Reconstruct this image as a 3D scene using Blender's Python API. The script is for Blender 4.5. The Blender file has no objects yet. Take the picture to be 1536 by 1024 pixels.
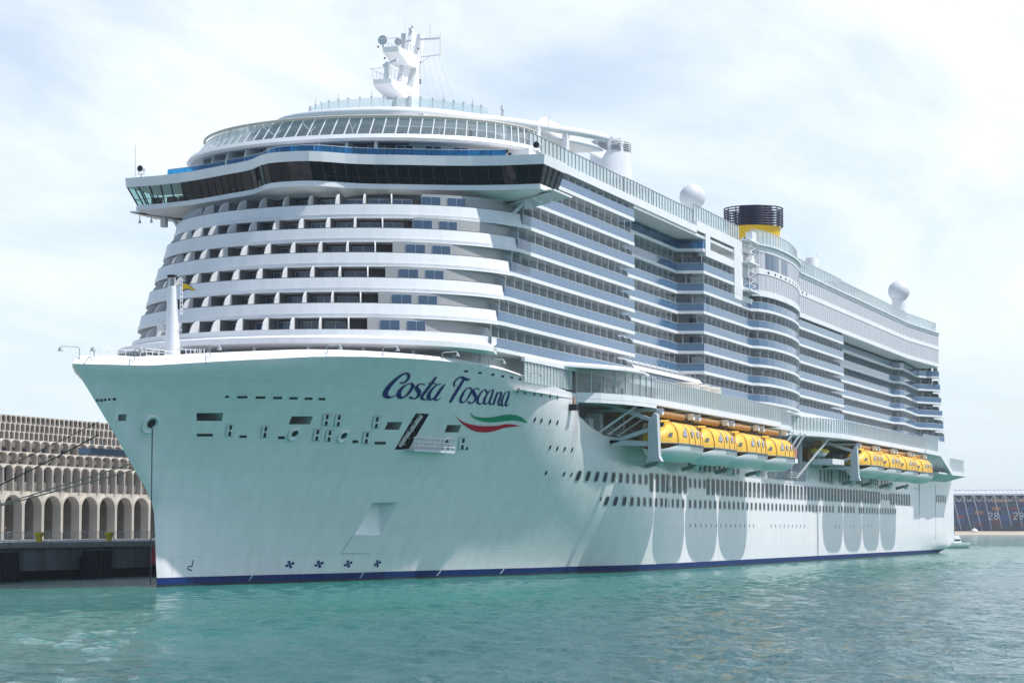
import bpy, bmesh, math, random
from mathutils import Vector, Matrix, noise
from mathutils.geometry import tessellate_polygon
random.seed(7)
S = bpy.context.scene
COL = S.collection
# ---------------------------------------------------------------- camera
CAM = Vector((-190.3, -104.2, 5.4))
YAW = math.atan(1252 / 3450 * math.cos(math.atan(280 / 3450)))
PITCH = math.atan(280 / 3450)
cd = bpy.data.cameras.new('camera'); cam = bpy.data.objects.new('camera', cd); COL.objects.link(cam)
cam.location = CAM
fw = Vector((math.cos(YAW) * math.cos(PITCH), math.sin(YAW) * math.cos(PITCH), math.sin(PITCH)))
cam.rotation_euler = fw.to_track_quat('-Z', 'Y').to_euler()
cd.sensor_width = 36; cd.lens = 3450 / 1536 * 36; cd.clip_start = 1; cd.clip_end = 20000
S.camera = cam
S.view_settings.view_transform = 'Standard'; S.view_settings.look = 'None'
S.view_settings.exposure = 0.53; S.view_settings.gamma = 1
S.cycles.transparent_max_bounces = 32
# ---------------------------------------------------------------- sun and sky
SUN_EL = math.radians(60.5); SUN_DIR = Vector((0.16, -0.987, 0)).normalized()   # towards the sun, on the ground plane
sd = bpy.data.lights.new('sun', 'SUN'); sd.energy = 3.15; sd.angle = math.radians(0.9); sd.color = (1, .98, .955)
so = bpy.data.objects.new('sun', sd); COL.objects.link(so)
tos = SUN_DIR * math.cos(SUN_EL) + Vector((0, 0, math.sin(SUN_EL)))
so.rotation_euler = tos.to_track_quat('Z', 'Y').to_euler(); so.location = (0, -200, 300)
W = bpy.data.worlds.new('World'); S.world = W; W.use_nodes = True
nt = W.node_tree; N = nt.nodes; L = nt.links
bg = N['Background']; bg.inputs[1].default_value = 0.108
sky = N.new('ShaderNodeTexSky'); sky.sky_type = 'NISHITA'; sky.sun_disc = False
sky.sun_elevation = SUN_EL; sky.sun_rotation = math.atan2(tos.x, tos.y); sky.air_density = 1.0; sky.dust_density = .6
tc = N.new('ShaderNodeTexCoord'); sep = N.new('ShaderNodeSeparateXYZ'); L.new(tc.outputs['Generated'], sep.inputs[0])
def wm(op, a, b=None):
    n = N.new('ShaderNodeMath'); n.operation = op
    for i, v in enumerate((a, b)):
        if v is None: continue
        if isinstance(v, (int, float)): n.inputs[i].default_value = v
        else: L.new(v, n.inputs[i])
    return n.outputs[0]
zz = wm('ADD', wm('MAXIMUM', sep.outputs[2], 0.0), 0.13)
cmb = N.new('ShaderNodeCombineXYZ')
L.new(wm('DIVIDE', sep.outputs[0], zz), cmb.inputs[0]); L.new(wm('DIVIDE', sep.outputs[1], zz), cmb.inputs[1])
mp = N.new('ShaderNodeMapping'); mp.inputs['Rotation'].default_value = (0, 0, math.radians(-32)); mp.inputs['Scale'].default_value = (0.62, 1.5, 1); mp.inputs['Location'].default_value = (1.3, 4.1, 0)
L.new(cmb.outputs[0], mp.inputs[0])
nz = N.new('ShaderNodeTexNoise'); nz.inputs['Scale'].default_value = 1.15; nz.inputs['Detail'].default_value = 9; nz.inputs['Roughness'].default_value = .6; nz.inputs['Distortion'].default_value = .35
L.new(mp.outputs[0], nz.inputs[0])
cr = N.new('ShaderNodeValToRGB'); cr.color_ramp.elements[0].position = .36; cr.color_ramp.elements[1].position = .60
cr.color_ramp.elements[0].color = (.36, .36, .36, 1); cr.color_ramp.elements[1].color = (.97, .97, .97, 1)
L.new(nz.outputs[0], cr.inputs[0])
mx = N.new('ShaderNodeMix'); mx.data_type = 'RGBA'
hi = N.new('ShaderNodeMapRange'); hi.interpolation_type = 'SMOOTHSTEP'; hi.inputs[1].default_value = .30; hi.inputs[2].default_value = .75; hi.inputs[3].default_value = 1; hi.inputs[4].default_value = .10
az = N.new('ShaderNodeVectorMath'); az.operation = 'DOT_PRODUCT'; L.new(tc.outputs['Generated'], az.inputs[0]); az.inputs[1].default_value = (.94, -.34, 0)
ah = N.new('ShaderNodeMapRange'); ah.interpolation_type = 'SMOOTHSTEP'; ah.inputs[1].default_value = -.45; ah.inputs[2].default_value = 1.0; ah.inputs[3].default_value = .08; ah.inputs[4].default_value = 1  # unseen clouds behind the camera thinned out for a dimmer, bluer fill
L.new(az.outputs['Value'], ah.inputs[0])
L.new(sep.outputs[2], hi.inputs[0]); L.new(wm('MULTIPLY', wm('MULTIPLY', cr.outputs[0], hi.outputs[0]), ah.outputs[0]), mx.inputs[0]); L.new(sky.outputs[0], mx.inputs[6]); mx.inputs[7].default_value = (7.0, 7.4, 7.85, 1)
lo_ = N.new('ShaderNodeMapRange'); lo_.interpolation_type = 'SMOOTHSTEP'; lo_.inputs[1].default_value = 0; lo_.inputs[2].default_value = .14; lo_.inputs[3].default_value = .8; lo_.inputs[4].default_value = 0
L.new(sep.outputs[2], lo_.inputs[0])
mh = N.new('ShaderNodeMix'); mh.data_type = 'RGBA'; L.new(lo_.outputs[0], mh.inputs[0]); L.new(mx.outputs[2], mh.inputs[6]); mh.inputs[7].default_value = (5.2, 6.1, 6.75, 1)
L.new(mh.outputs[2], bg.inputs[0])
# ---------------------------------------------------------------- materials
def mat(name, col, rough=.5, metal=0, vary=0, scale=1.0, bump=0, bscale=20, coat=0, alpha=1, spec=.5, stretch=(1, 1, 1), ior=1.45, trans=0):
    m = bpy.data.materials.new(name); m.use_nodes = True
    n = m.node_tree.nodes; l = m.node_tree.links; b = n['Principled BSDF']
    b.inputs['Base Color'].default_value = (*col, 1); b.inputs['Roughness'].default_value = rough; b.inputs['Metallic'].default_value = metal
    b.inputs['Coat Weight'].default_value = coat; b.inputs['Alpha'].default_value = alpha; b.inputs['Specular IOR Level'].default_value = spec
    b.inputs['IOR'].default_value = ior; b.inputs['Transmission Weight'].default_value = trans
    if vary or bump:
        t = n.new('ShaderNodeTexCoord'); mpn = n.new('ShaderNodeMapping'); mpn.inputs['Scale'].default_value = stretch
        l.new(t.outputs['Object'], mpn.inputs[0])
    if vary:
        z = n.new('ShaderNodeTexNoise'); z.inputs['Scale'].default_value = scale; z.inputs['Detail'].default_value = 6
        l.new(mpn.outputs[0], z.inputs[0])
        r = n.new('ShaderNodeValToRGB'); r.color_ramp.elements[0].position = .3; r.color_ramp.elements[1].position = .7
        r.color_ramp.elements[0].color = (*[max(0, c * (1 - vary)) for c in col], 1); r.color_ramp.elements[1].color = (*[min(1, c * (1 + vary)) for c in col], 1)
        l.new(z.outputs[0], r.inputs[0]); l.new(r.outputs[0], b.inputs['Base Color'])
    if bump:
        z = n.new('ShaderNodeTexNoise'); z.inputs['Scale'].default_value = bscale; z.inputs['Detail'].default_value = 4
        l.new(mpn.outputs[0], z.inputs[0]); bp = n.new('ShaderNodeBump'); bp.inputs['Strength'].default_value = bump; bp.inputs['Distance'].default_value = .1
        l.new(z.outputs[0], bp.inputs['Height']); l.new(bp.outputs[0], b.inputs['Normal'])
    return m
def glassy(name, tint, opac, body, rough=.05, fres=1.5):
    """thin tinted glass: part clear and tinted, part body colour, glossy by Fresnel"""
    m = bpy.data.materials.new(name); m.use_nodes = True
    n = m.node_tree.nodes; l = m.node_tree.links; n.remove(n['Principled BSDF']); out = n['Material Output']
    tr = n.new('ShaderNodeBsdfTransparent'); tr.inputs[0].default_value = (*tint, 1)
    df = n.new('ShaderNodeBsdfDiffuse'); df.inputs[0].default_value = (*body, 1)
    gl = n.new('ShaderNodeBsdfGlossy'); gl.inputs[0].default_value = (1, 1, 1, 1); gl.inputs['Roughness'].default_value = rough
    m1 = n.new('ShaderNodeMixShader'); m1.inputs[0].default_value = opac; l.new(tr.outputs[0], m1.inputs[1]); l.new(df.outputs[0], m1.inputs[2])
    fr = n.new('ShaderNodeFresnel'); fr.inputs[0].default_value = fres
    ge = n.new('ShaderNodeNewGeometry'); iv = n.new('ShaderNodeMath'); iv.operation = 'SUBTRACT'; iv.inputs[0].default_value = 1; l.new(ge.outputs['Backfacing'], iv.inputs[1])
    mu = n.new('ShaderNodeMath'); mu.operation = 'MULTIPLY'; l.new(fr.outputs[0], mu.inputs[0]); l.new(iv.outputs[0], mu.inputs[1])
    m2 = n.new('ShaderNodeMixShader'); l.new(mu.outputs[0], m2.inputs[0]); l.new(m1.outputs[0], m2.inputs[1]); l.new(gl.outputs[0], m2.inputs[2])
    l.new(m2.outputs[0], out.inputs[0]); return m
def hull_paint():
    m = mat('hull_paint', (.82, .79, .79), .32, coat=.25)
    n = m.node_tree.nodes; l = m.node_tree.links; b = n['Principled BSDF']
    t = n.new('ShaderNodeTexCoord'); sp = n.new('ShaderNodeSeparateXYZ'); l.new(t.outputs['Object'], sp.inputs[0])
    # faint vertical run marks and blotches, faint horizontal strake seams
    mpn = n.new('ShaderNodeMapping'); mpn.inputs['Scale'].default_value = (.55, .55, .06); l.new(t.outputs['Object'], mpn.inputs[0])
    z = n.new('ShaderNodeTexNoise'); z.inputs['Scale'].default_value = 1.6; z.inputs['Detail'].default_value = 7; l.new(mpn.outputs[0], z.inputs[0])
    r = n.new('ShaderNodeValToRGB'); r.color_ramp.elements[0].position = .28; r.color_ramp.elements[1].position = .62
    r.color_ramp.elements[0].color = (.76, .735, .735, 1); r.color_ramp.elements[1].color = (.83, .80, .80, 1)
    l.new(z.outputs[0], r.inputs[0])
    br = n.new('ShaderNodeTexBrick'); br.inputs['Scale'].default_value = 1; br.inputs['Brick Width'].default_value = 11; br.inputs['Row Height'].default_value = 2.75
    br.inputs['Mortar Size'].default_value = .045; br.inputs['Mortar Smooth'].default_value = .6
    br.inputs['Color1'].default_value = (1, 1, 1, 1); br.inputs['Color2'].default_value = (.965, .97, .97, 1); br.inputs['Mortar'].default_value = (.91, .92, .92, 1)
    cb = n.new('ShaderNodeCombineXYZ'); l.new(sp.outputs[0], cb.inputs[0]); l.new(sp.outputs[2], cb.inputs[1]); l.new(cb.outputs[0], br.inputs[0])
    mm = n.new('ShaderNodeMix'); mm.data_type = 'RGBA'; mm.blend_type = 'MULTIPLY'; mm.inputs[0].default_value = 1
    l.new(r.outputs[0], mm.inputs[6]); l.new(br.outputs[0], mm.inputs[7]); l.new(mm.outputs[2], b.inputs['Base Color'])
    z2 = n.new('ShaderNodeTexNoise'); z2.inputs['Scale'].default_value = .35; z2.inputs['Detail'].default_value = 3; l.new(t.outputs['Object'], z2.inputs[0])
    ad = n.new('ShaderNodeMath'); ad.operation = 'ADD'; l.new(z2.outputs[0], ad.inputs[0])
    ml = n.new('ShaderNodeMath'); ml.operation = 'MULTIPLY'; ml.inputs[1].default_value = .25; l.new(br.outputs['Fac'], ml.inputs[0]); l.new(ml.outputs[0], ad.inputs[1])
    bp = n.new('ShaderNodeBump'); bp.inputs['Strength'].default_value = .35; bp.inputs['Distance'].default_value = .12
    l.new(ad.outputs[0], bp.inputs['Height']); l.new(bp.outputs[0], b.inputs['Normal'])
    return m
M = {}
M['hull'] = hull_paint()
M['white'] = mat('white_paint', (.80, .80, .80), .38, vary=.05, scale=.35, stretch=(1, 1, .3))
M['offwhite'] = mat('offwhite_paint', (.68, .69, .69), .45, vary=.06, scale=.5)
M['fin'] = mat('fin_paint', (.72, .72, .71), .5)
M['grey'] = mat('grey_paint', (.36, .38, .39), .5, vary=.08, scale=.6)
M['midgrey'] = mat('pale_grey_steel', (.55, .57, .59), .45, vary=.05, scale=.6)
M['divider'] = mat('divider_panel', (.40, .43, .44), .45)
M['wall'] = mat('cabin_wall', (.62, .62, .60), .55, vary=.04, scale=.5)
M['blue'] = mat('boot_blue', (.004, .028, .13), .6, spec=.2, vary=.25, scale=1.2, stretch=(1, 1, .2))
M['boot'] = mat('boot_waterline', (.01, .014, .02), .6, vary=.5, scale=1.5)
M['navy'] = mat('navy_lettering', (.006, .030, .16), .6, spec=.15)
M['green'] = mat('swoosh_green', (.0, .27, .14), .6, spec=.15)
M['red'] = mat('swoosh_red', (.55, .008, .03), .6, spec=.15)
M['dark'] = mat('dark_opening', (.012, .014, .016), .6)
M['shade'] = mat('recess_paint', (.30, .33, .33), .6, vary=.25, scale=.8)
M['window'] = mat('window_glass', (.014, .028, .032), .35, spec=.2)
M['finshade'] = mat('fin_painted_shade', (.17, .18, .19), .5)  # inner part of each fin, darkened in colour for the balcony's shade
M['wallshaded'] = mat('cabin_wall_overhang_shade', (.44, .44, .43), .55, vary=.05, scale=.5)  # wall colour darkened to stand for shade under the overhang
M['windowgrey'] = mat('window_sill_grey', (.17, .20, .215), .5, spec=.2)
M['door'] = mat('door_glass', (.035, .085, .16), .08, spec=.8)
M['doorpale'] = mat('door_curtain', (.38, .42, .43), .3)
M['railglass'] = glassy('balcony_blue_glass', (.30, .52, .74), .50, (.16, .30, .46), .10, 1.55)
M['blueglass'] = glassy('bridge_roof_blue_glass', (.20, .62, .88), .22, (.02, .24, .46), .04, 1.45)
M['bridge'] = glassy('bridge_glass', (.08, .12, .14), .7, (.003, .005, .009), .03, 1.33)
M['wingglass'] = glassy('bridge_wing_glass', (.62, .82, .80), .08, (.05, .10, .10), .03, 1.45)
M['clear'] = glassy('screen_glass', (.84, .90, .90), .40, (.72, .78, .78), .06, 1.5)
M['veil'] = glassy('roof_screen_glass', (.90, .95, .95), .12, (.6, .68, .68), .06, 1.25)
M['lounge'] = glassy('lounge_glass', (.74, .80, .80), .14, (.45, .50, .50), .04, 1.5)
M['post'] = mat('post_grey', (.12, .14, .15), .4)
M['posts'] = mat('screen_post', (.26, .29, .30), .4)
M['shadewall'] = mat('cabin_front_painted_shade', (.07, .075, .085), .35)  # near-black colour puts the deep balcony shade into the front cabin walls
M['postpale'] = mat('post_pale', (.58, .60, .61), .4)
M['panel'] = mat('cladding_panel', (.53, .54, .57), .4, vary=.03, scale=.2)
M['yellow'] = mat('lifeboat_yellow', (.86, .50, .06), .5, vary=.08, scale=1.5, bump=.1, bscale=3)
M['orange'] = mat('orange_raft', (.36, .19, .06), .55, vary=.2, scale=2)
M['boatwhite'] = mat('lifeboat_white', (.84, .83, .81), .35, vary=.05, scale=1.5)
M['funnelyellow'] = mat('funnel_yellow', (.80, .48, .01), .4)
M['funnelblue'] = mat('funnel_dark_blue', (.012, .014, .045), .4)
M['beige'] = mat('beige_trim', (.52, .49, .42), .5)
M['skin'] = mat('skin', (.45, .26, .18), .6)
M['hair'] = mat('hair_dark', (.02, .015, .012), .6)
M['steel'] = mat('steel', (.45, .46, .47), .35, metal=.7)
M['rope'] = mat('rope_tan', (.38, .34, .26), .9, vary=.2, scale=6)
M['ropedark'] = mat('rope_dark', (.03, .03, .035), .9)
M['concrete'] = mat('facade_concrete', (.58, .535, .47), .8, vary=.10, scale=.5, bump=.15, bscale=4, stretch=(1, 1, .35))
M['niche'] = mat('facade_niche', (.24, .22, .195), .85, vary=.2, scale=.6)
M['nicheglass'] = mat('facade_glass', (.012, .018, .04), .15, spec=.6)
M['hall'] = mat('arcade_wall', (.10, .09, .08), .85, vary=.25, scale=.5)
M['fender'] = mat('fender_rubber', (.008, .009, .012), .7, vary=.3, scale=1)
M['bollard'] = mat('bollard_yellow', (.62, .46, .02), .6, vary=.15, scale=3)
M['cone'] = mat('cone_red', (.5, .06, .04), .5)
# ---------------------------------------------------------------- helpers
class MB:
    def __init__(s): s.v = []; s.f = []; s.m = []; s.cur = 0; s.sm = []
    def add(s, vs, fs, smooth=False):
        o = len(s.v); s.v += [tuple(p) for p in vs]
        for f in fs: s.f.append(tuple(i + o for i in f)); s.m.append(s.cur); s.sm.append(smooth)
    def box(s, x0, x1, y0, y1, z0, z1):
        x0, x1 = sorted((x0, x1)); y0, y1 = sorted((y0, y1)); z0, z1 = sorted((z0, z1))
        s.add([(x, y, z) for z in (z0, z1) for y in (y0, y1) for x in (x0, x1)],
              [(0, 2, 3, 1), (4, 5, 7, 6), (0, 1, 5, 4), (2, 6, 7, 3), (0, 4, 6, 2), (1, 3, 7, 5)])
    def bar(s, a, b, w, h=None, up=(0, 0, 1)):
        a = Vector(a); b = Vector(b); h = h or w; d = (b - a).normalized(); u = Vector(up)
        if abs(d.dot(u)) > .98: u = Vector((1, 0, 0))
        r = d.cross(u).normalized(); u = r.cross(d)
        vs = [p + r * (i * w / 2) + u * (j * h / 2) for p in (a, b) for i, j in ((-1, -1), (1, -1), (1, 1), (-1, 1))]
        s.add(vs, [(0, 3, 2, 1), (4, 5, 6, 7), (0, 1, 5, 4), (1, 2, 6, 5), (2, 3, 7, 6), (3, 0, 4, 7)])
    def tube(s, pts, r, n=8, closed=False, cap=True, smooth=True):
        pts = [Vector(p) for p in pts]; k = len(pts); rs = r if isinstance(r, (list, tuple)) else [r] * k; vs = []
        prev = None
        for i, p in enumerate(pts):
            a = pts[(i - 1) % k] if closed or i > 0 else p; b = pts[(i + 1) % k] if closed or i < k - 1 else p
            d = (b - a).normalized(); u = Vector((0, 0, 1)) if prev is None else prev
            if abs(d.dot(u)) > .98: u = Vector((1, 0, 0)) if prev is None else u
            q = d.cross(u)
            if q.length < 1e-4: q = d.cross(Vector((0, 1, 0)))
            q.normalize(); w = q.cross(d); prev = w
            vs += [p + (q * math.cos(t) + w * math.sin(t)) * rs[i] for t in [2 * math.pi * j / n for j in range(n)]]
        fs = [(i * n + j, i * n + (j + 1) % n, ((i + 1) % k) * n + (j + 1) % n, ((i + 1) % k) * n + j) for i in range(k if closed else k - 1) for j in range(n)]
        s.add(vs, fs, smooth)
        if cap and not closed:
            s.add(vs[:n], [tuple(range(n))[::-1]]); s.add(vs[-n:], [tuple(range(n))])
    def lathe(s, cx, cy, prof, n=24, smooth=True, sx=1, sy=1):
        vs = [(cx + r * sx * math.cos(2 * math.pi * j / n), cy + r * sy * math.sin(2 * math.pi * j / n), z) for r, z in prof for j in range(n)]
        fs = [(i * n + j, i * n + (j + 1) % n, (i + 1) * n + (j + 1) % n, (i + 1) * n + j) for i in range(len(prof) - 1) for j in range(n)]
        s.add(vs, fs, smooth)
        if prof[0][0] > .01: s.add(vs[:n], [tuple(range(n))[::-1]])
        if prof[-1][0] > .01: s.add(vs[-n:], [tuple(range(n))])
    def prism(s, poly, z0, z1):
        n = len(poly); tri = tessellate_polygon([[Vector((x, y, 0)) for x, y in poly]])
        vs = [(x, y, z0) for x, y in poly] + [(x, y, z1) for x, y in poly]
        ar = sum(poly[i][0] * poly[(i + 1) % n][1] - poly[(i + 1) % n][0] * poly[i][1] for i in range(n))
        fs = []
        for t in tri:
            a, b, c = [Vector(vs[i]) for i in t]
            if (b - a).cross(c - a).z < 0: t = (t[0], t[2], t[1])
            fs.append((t[0], t[2], t[1])); fs.append(tuple(i + n for i in t))
        for i in range(n):
            j = (i + 1) % n
            fs.append((i, j, j + n, i + n) if ar > 0 else (j, i, i + n, j + n))
        s.add(vs, fs)
    def slab(s, poly, axis, a, b):
        """polygon in the plane across axis, given as pairs, extruded from a to b along the axis"""
        n = len(poly); tri = tessellate_polygon([[Vector((x, y, 0)) for x, y in poly]])
        def P(p, t): return (t, p[0], p[1]) if axis == 'x' else (p[0], t, p[1]) if axis == 'y' else (p[0], p[1], t)
        vs = [P(p, a) for p in poly] + [P(p, b) for p in poly]
        s.add(vs, [tuple(t) for t in tri] + [tuple(i + n for i in t[::-1]) for t in tri] + [(i, (i + 1) % n, (i + 1) % n + n, i + n) for i in range(n)])
    def strip(s, path, z0, z1, t=.1, lean=0, out=0):
        """upright band of thickness t along a plan path whose outside is on the right-hand side; lean moves its top inwards"""
        a = offset(path, out); a1 = offset(path, out - lean); b = offset(path, out - t); b1 = offset(path, out - t - lean); n = len(path)
        vs = [(x, y, z0) for x, y in a] + [(x, y, z1) for x, y in a1] + [(x, y, z1) for x, y in b1] + [(x, y, z0) for x, y in b]
        fs = []
        for k in range(4):
            q = ((k + 1) % 4) * n; p = k * n
            fs += [(p + i, p + i + 1, q + i + 1, q + i) for i in range(n - 1)]
        fs += [(0, n, 2 * n, 3 * n), (n - 1, 4 * n - 1, 3 * n - 1, 2 * n - 1)]
        s.add(vs, fs)
    def build(s, name, material, parent=None, recalc=True):
        me = bpy.data.meshes.new(name); me.from_pydata(s.v, [], s.f)
        for m in (material if isinstance(material, (list, tuple)) else [material]): me.materials.append(m)
        me.polygons.foreach_set('material_index', s.m); me.polygons.foreach_set('use_smooth', s.sm)
        if recalc:
            b = bmesh.new(); b.from_mesh(me); bmesh.ops.recalc_face_normals(b, faces=b.faces); b.to_mesh(me); b.free()
        me.update()
        o = bpy.data.objects.new(name, me); COL.objects.link(o)
        if parent is not None: o.parent = parent
        return o
def offset(path, d):
    if not d: return list(path)
    out = []; n = len(path)
    for i in range(n):
        nn = Vector((0, 0))
        segs = []
        for a, b in ((i - 1, i), (i, i + 1)):
            if a >= 0 and b < n:
                v = Vector((path[b][0] - path[a][0], path[b][1] - path[a][1]))
                if v.length > 1e-6: v.normalize(); segs.append(Vector((v.y, -v.x)))
        if not segs: out.append(path[i]); continue
        nn = segs[0] if len(segs) == 1 else (segs[0] + segs[1])
        if len(segs) == 2:
            nn.normalize(); c = max(.35, nn.dot(segs[0])); k = d / c
        else: k = d
        out.append((path[i][0] + nn.x * k, path[i][1] + nn.y * k))
    return out
def tag(o, label=None, cat=None, group=None, kind=None):
    if label: o['label'] = label
    if cat: o['category'] = cat
    if group: o['group'] = group
    if kind: o['kind'] = kind
    return o
def thing(name, label, cat, loc=(0, 0, 0), rz=0, group=None):
    o = bpy.data.objects.new(name, None); COL.objects.link(o); o.location = loc; o.rotation_euler = (0, 0, rz)
    o.empty_display_size = .5
    return tag(o, label, cat, group)
def many(name, items, material, parent, cap=100):
    """items: (centre, builder); the nearest ones become parts of their own, the rest one part"""
    items = sorted(items, key=lambda it: (Vector(it[0]) - CAM).length)
    for c, fn in items[:cap]:
        b = MB(); fn(b); b.build(name, material, parent)
    if len(items) > cap:
        b = MB()
        for c, fn in items[cap:]: fn(b)
        tag(b.build(name, material, parent), kind='stuff')
def walk(path, step, start=0.0):
    """points along a plan path: (x, y, nx, ny) with the outward normal"""
    out = []; acc = start
    for (x0, y0), (x1, y1) in zip(path, path[1:]):
        L_ = math.hypot(x1 - x0, y1 - y0)
        if L_ < 1e-6: continue
        while acc <= L_:
            t = acc / L_; out.append((x0 + (x1 - x0) * t, y0 + (y1 - y0) * t, (y1 - y0) / L_, -(x1 - x0) / L_)); acc += step
        acc -= L_
    return out
def subpath(path, x0, x1, side=-1):
    """piece of a port-side path between two x stations"""
    out = []
    for (a, b), (c, d) in zip(path, path[1:]):
        if b > 0 or d > 0: continue
        if c < x0 or a > x1: continue
        if not out:
            if a < x0 and c > a: t = (x0 - a) / (c - a); out.append((x0, b + (d - b) * t))
            else: out.append((a, b))
        if c > x1: t = (x1 - a) / (c - a); out.append((x1, b + (d - b) * t)); break
        out.append((c, d))
    return out
def lerp_tab(t, x):
    if x <= t[0][0]: return t[0][1]
    for (a, b), (c, d) in zip(t, t[1:]):
        if x <= c: return b + (d - b) * (x - a) / (c - a)
    return t[-1][1]
def smooth_tab(t, x):
    # monotone cubic through the table
    n = len(t)
    if x <= t[0][0]: return t[0][1]
    if x >= t[-1][0]: return t[-1][1]
    s = [(t[i+1][1]-t[i][1])/(t[i+1][0]-t[i][0]) for i in range(n-1)]
    for i in range(n-1):
        if x <= t[i+1][0]:
            m0 = s[0] if i == 0 else (0 if s[i-1]*s[i] <= 0 else 2*s[i-1]*s[i]/(s[i-1]+s[i]))
            m1 = s[-1] if i == n-2 else (0 if s[i]*s[i+1] <= 0 else 2*s[i]*s[i+1]/(s[i]+s[i+1]))
            h = t[i+1][0]-t[i][0]; u = (x-t[i][0])/h
            return ((2*u**3-3*u*u+1)*t[i][1] + (u**3-2*u*u+u)*h*m0 + (-2*u**3+3*u*u)*t[i+1][1] + (u**3-u*u)*h*m1)
# stem profile: (z, x)
STEM = [(-2,0.9),(0,0.8),(1.8,0.5),(5,0.2),(6.8,-0.05),(7.7,-0.45),(8.7,-1.25),(9.9,-2.75),(10.9,-4.05),(12.5,-5.95),(14.5,-8.35),(16.9,-11.4),(19.74,-14.9),(21.5,-17)]
# half breadth at the knuckle (top of the flare) and at the waterline, by x
YK = [(-14.9,0),(-14,.6),(-12,1.8),(-10,3.0),(-7,4.8),(-4,6.6),(0,9.0),(4,11.2),(8,13.2),(14,15.8),(22,18.0),(32,19.5),(42,20.5),(55,20.9),(66,21),(330,21),(336,20.6)]
YW = [(0.8,0),(4,.55),(6,1.0),(10,1.95),(17,3.5),(29,6.8),(42,8.9),(50,10.9),(57,12.6),(65,14.6),(72,15.6),(78,16.6),(84,18.6),(92,20.3),(104,21),(290,21),(310,20.4),(321,19.4),(336,18.6)]
ZK = [(-14.9, 19.74), (-12.68, 19.79), (-10.38, 19.85), (-8.95, 19.87), (-7.47, 20.01), (-5.11, 20.28), (-1.48, 20.69), (2.32, 21.08), (7.95, 21.62), (14.3, 21.96), (22.6, 22.22), (30.61, 22.33), (36.58, 22.29), (44.83, 21.8), (61.74, 20.91), (80, 20.9), (340, 20.9)]
ZT = [(-20,26),(34,24.5),(40,23.2),(46,20.8),(55,16.8),(65,12.8),(72,10.6),(78,8.6),(84,5.4),(92,2.2),(104,.8),(340,.8)]
def hull_half(x, z):
    """half breadth of the hull at station x and height z"""
    zk = smooth_tab(ZK, x); yk = smooth_tab(YK, x)
    xs = lerp_tab(STEM, z)          # stem x at this height
    if x <= xs: return 0.0
    yw = smooth_tab(YW, x) if x > 0.8 else 0.0
    t = max(0.0, min(1.0, z / zk))
    p = 2.3 - 0.9 * max(0.0, min(1.0, (x + 5) / 70.0))
    u = max(0.0, (z - 7.2) / (zk - 7.2))
    if x < -0.05:                   # overhanging bow: measure up from the stem line
        lo, hi = 7.0, zk
        for _ in range(24):
            m = 0.5 * (lo + hi)
            if lerp_tab(STEM, m) > x: lo = m
            else: hi = m
        u = max(0.0, (z - lo) / max(0.05, zk - lo))
    b = max(0.0, min(1.0, (x - 0.8) / 12.0))
    y0 = min(yk, yk * (0.10 * u ** 0.7 + 0.90 * u ** 1.75) + yw + (1 - b) * min(0.3, 0.3 * (x - xs)))
    if x <= 0.8: return y0
    zt = smooth_tab(ZT, x); zt = min(zk, zt) - max(0.0, 1.2 - abs(zk - zt)) ** 2 / 4.8
    p = 2.0 - 0.75 * max(0.0, min(1.0, (x - 2) / 30.0))
    y = yw + (yk - yw) * (max(0.0, z) / zt) ** p
    if x > 36:                      # rounded turn where the flare meets the upright side
        kk = 3.0 * min(1.0, (x - 36) / 16.0); hh = max(0.0, kk - abs(y - yk)) / max(kk, .01)
        y = min(y, yk) - hh * hh * kk * .25
    y = min(y, yk)
    return y0 * (1 - b) ** 1.5 + y * (1 - (1 - b) ** 1.5)
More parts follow.
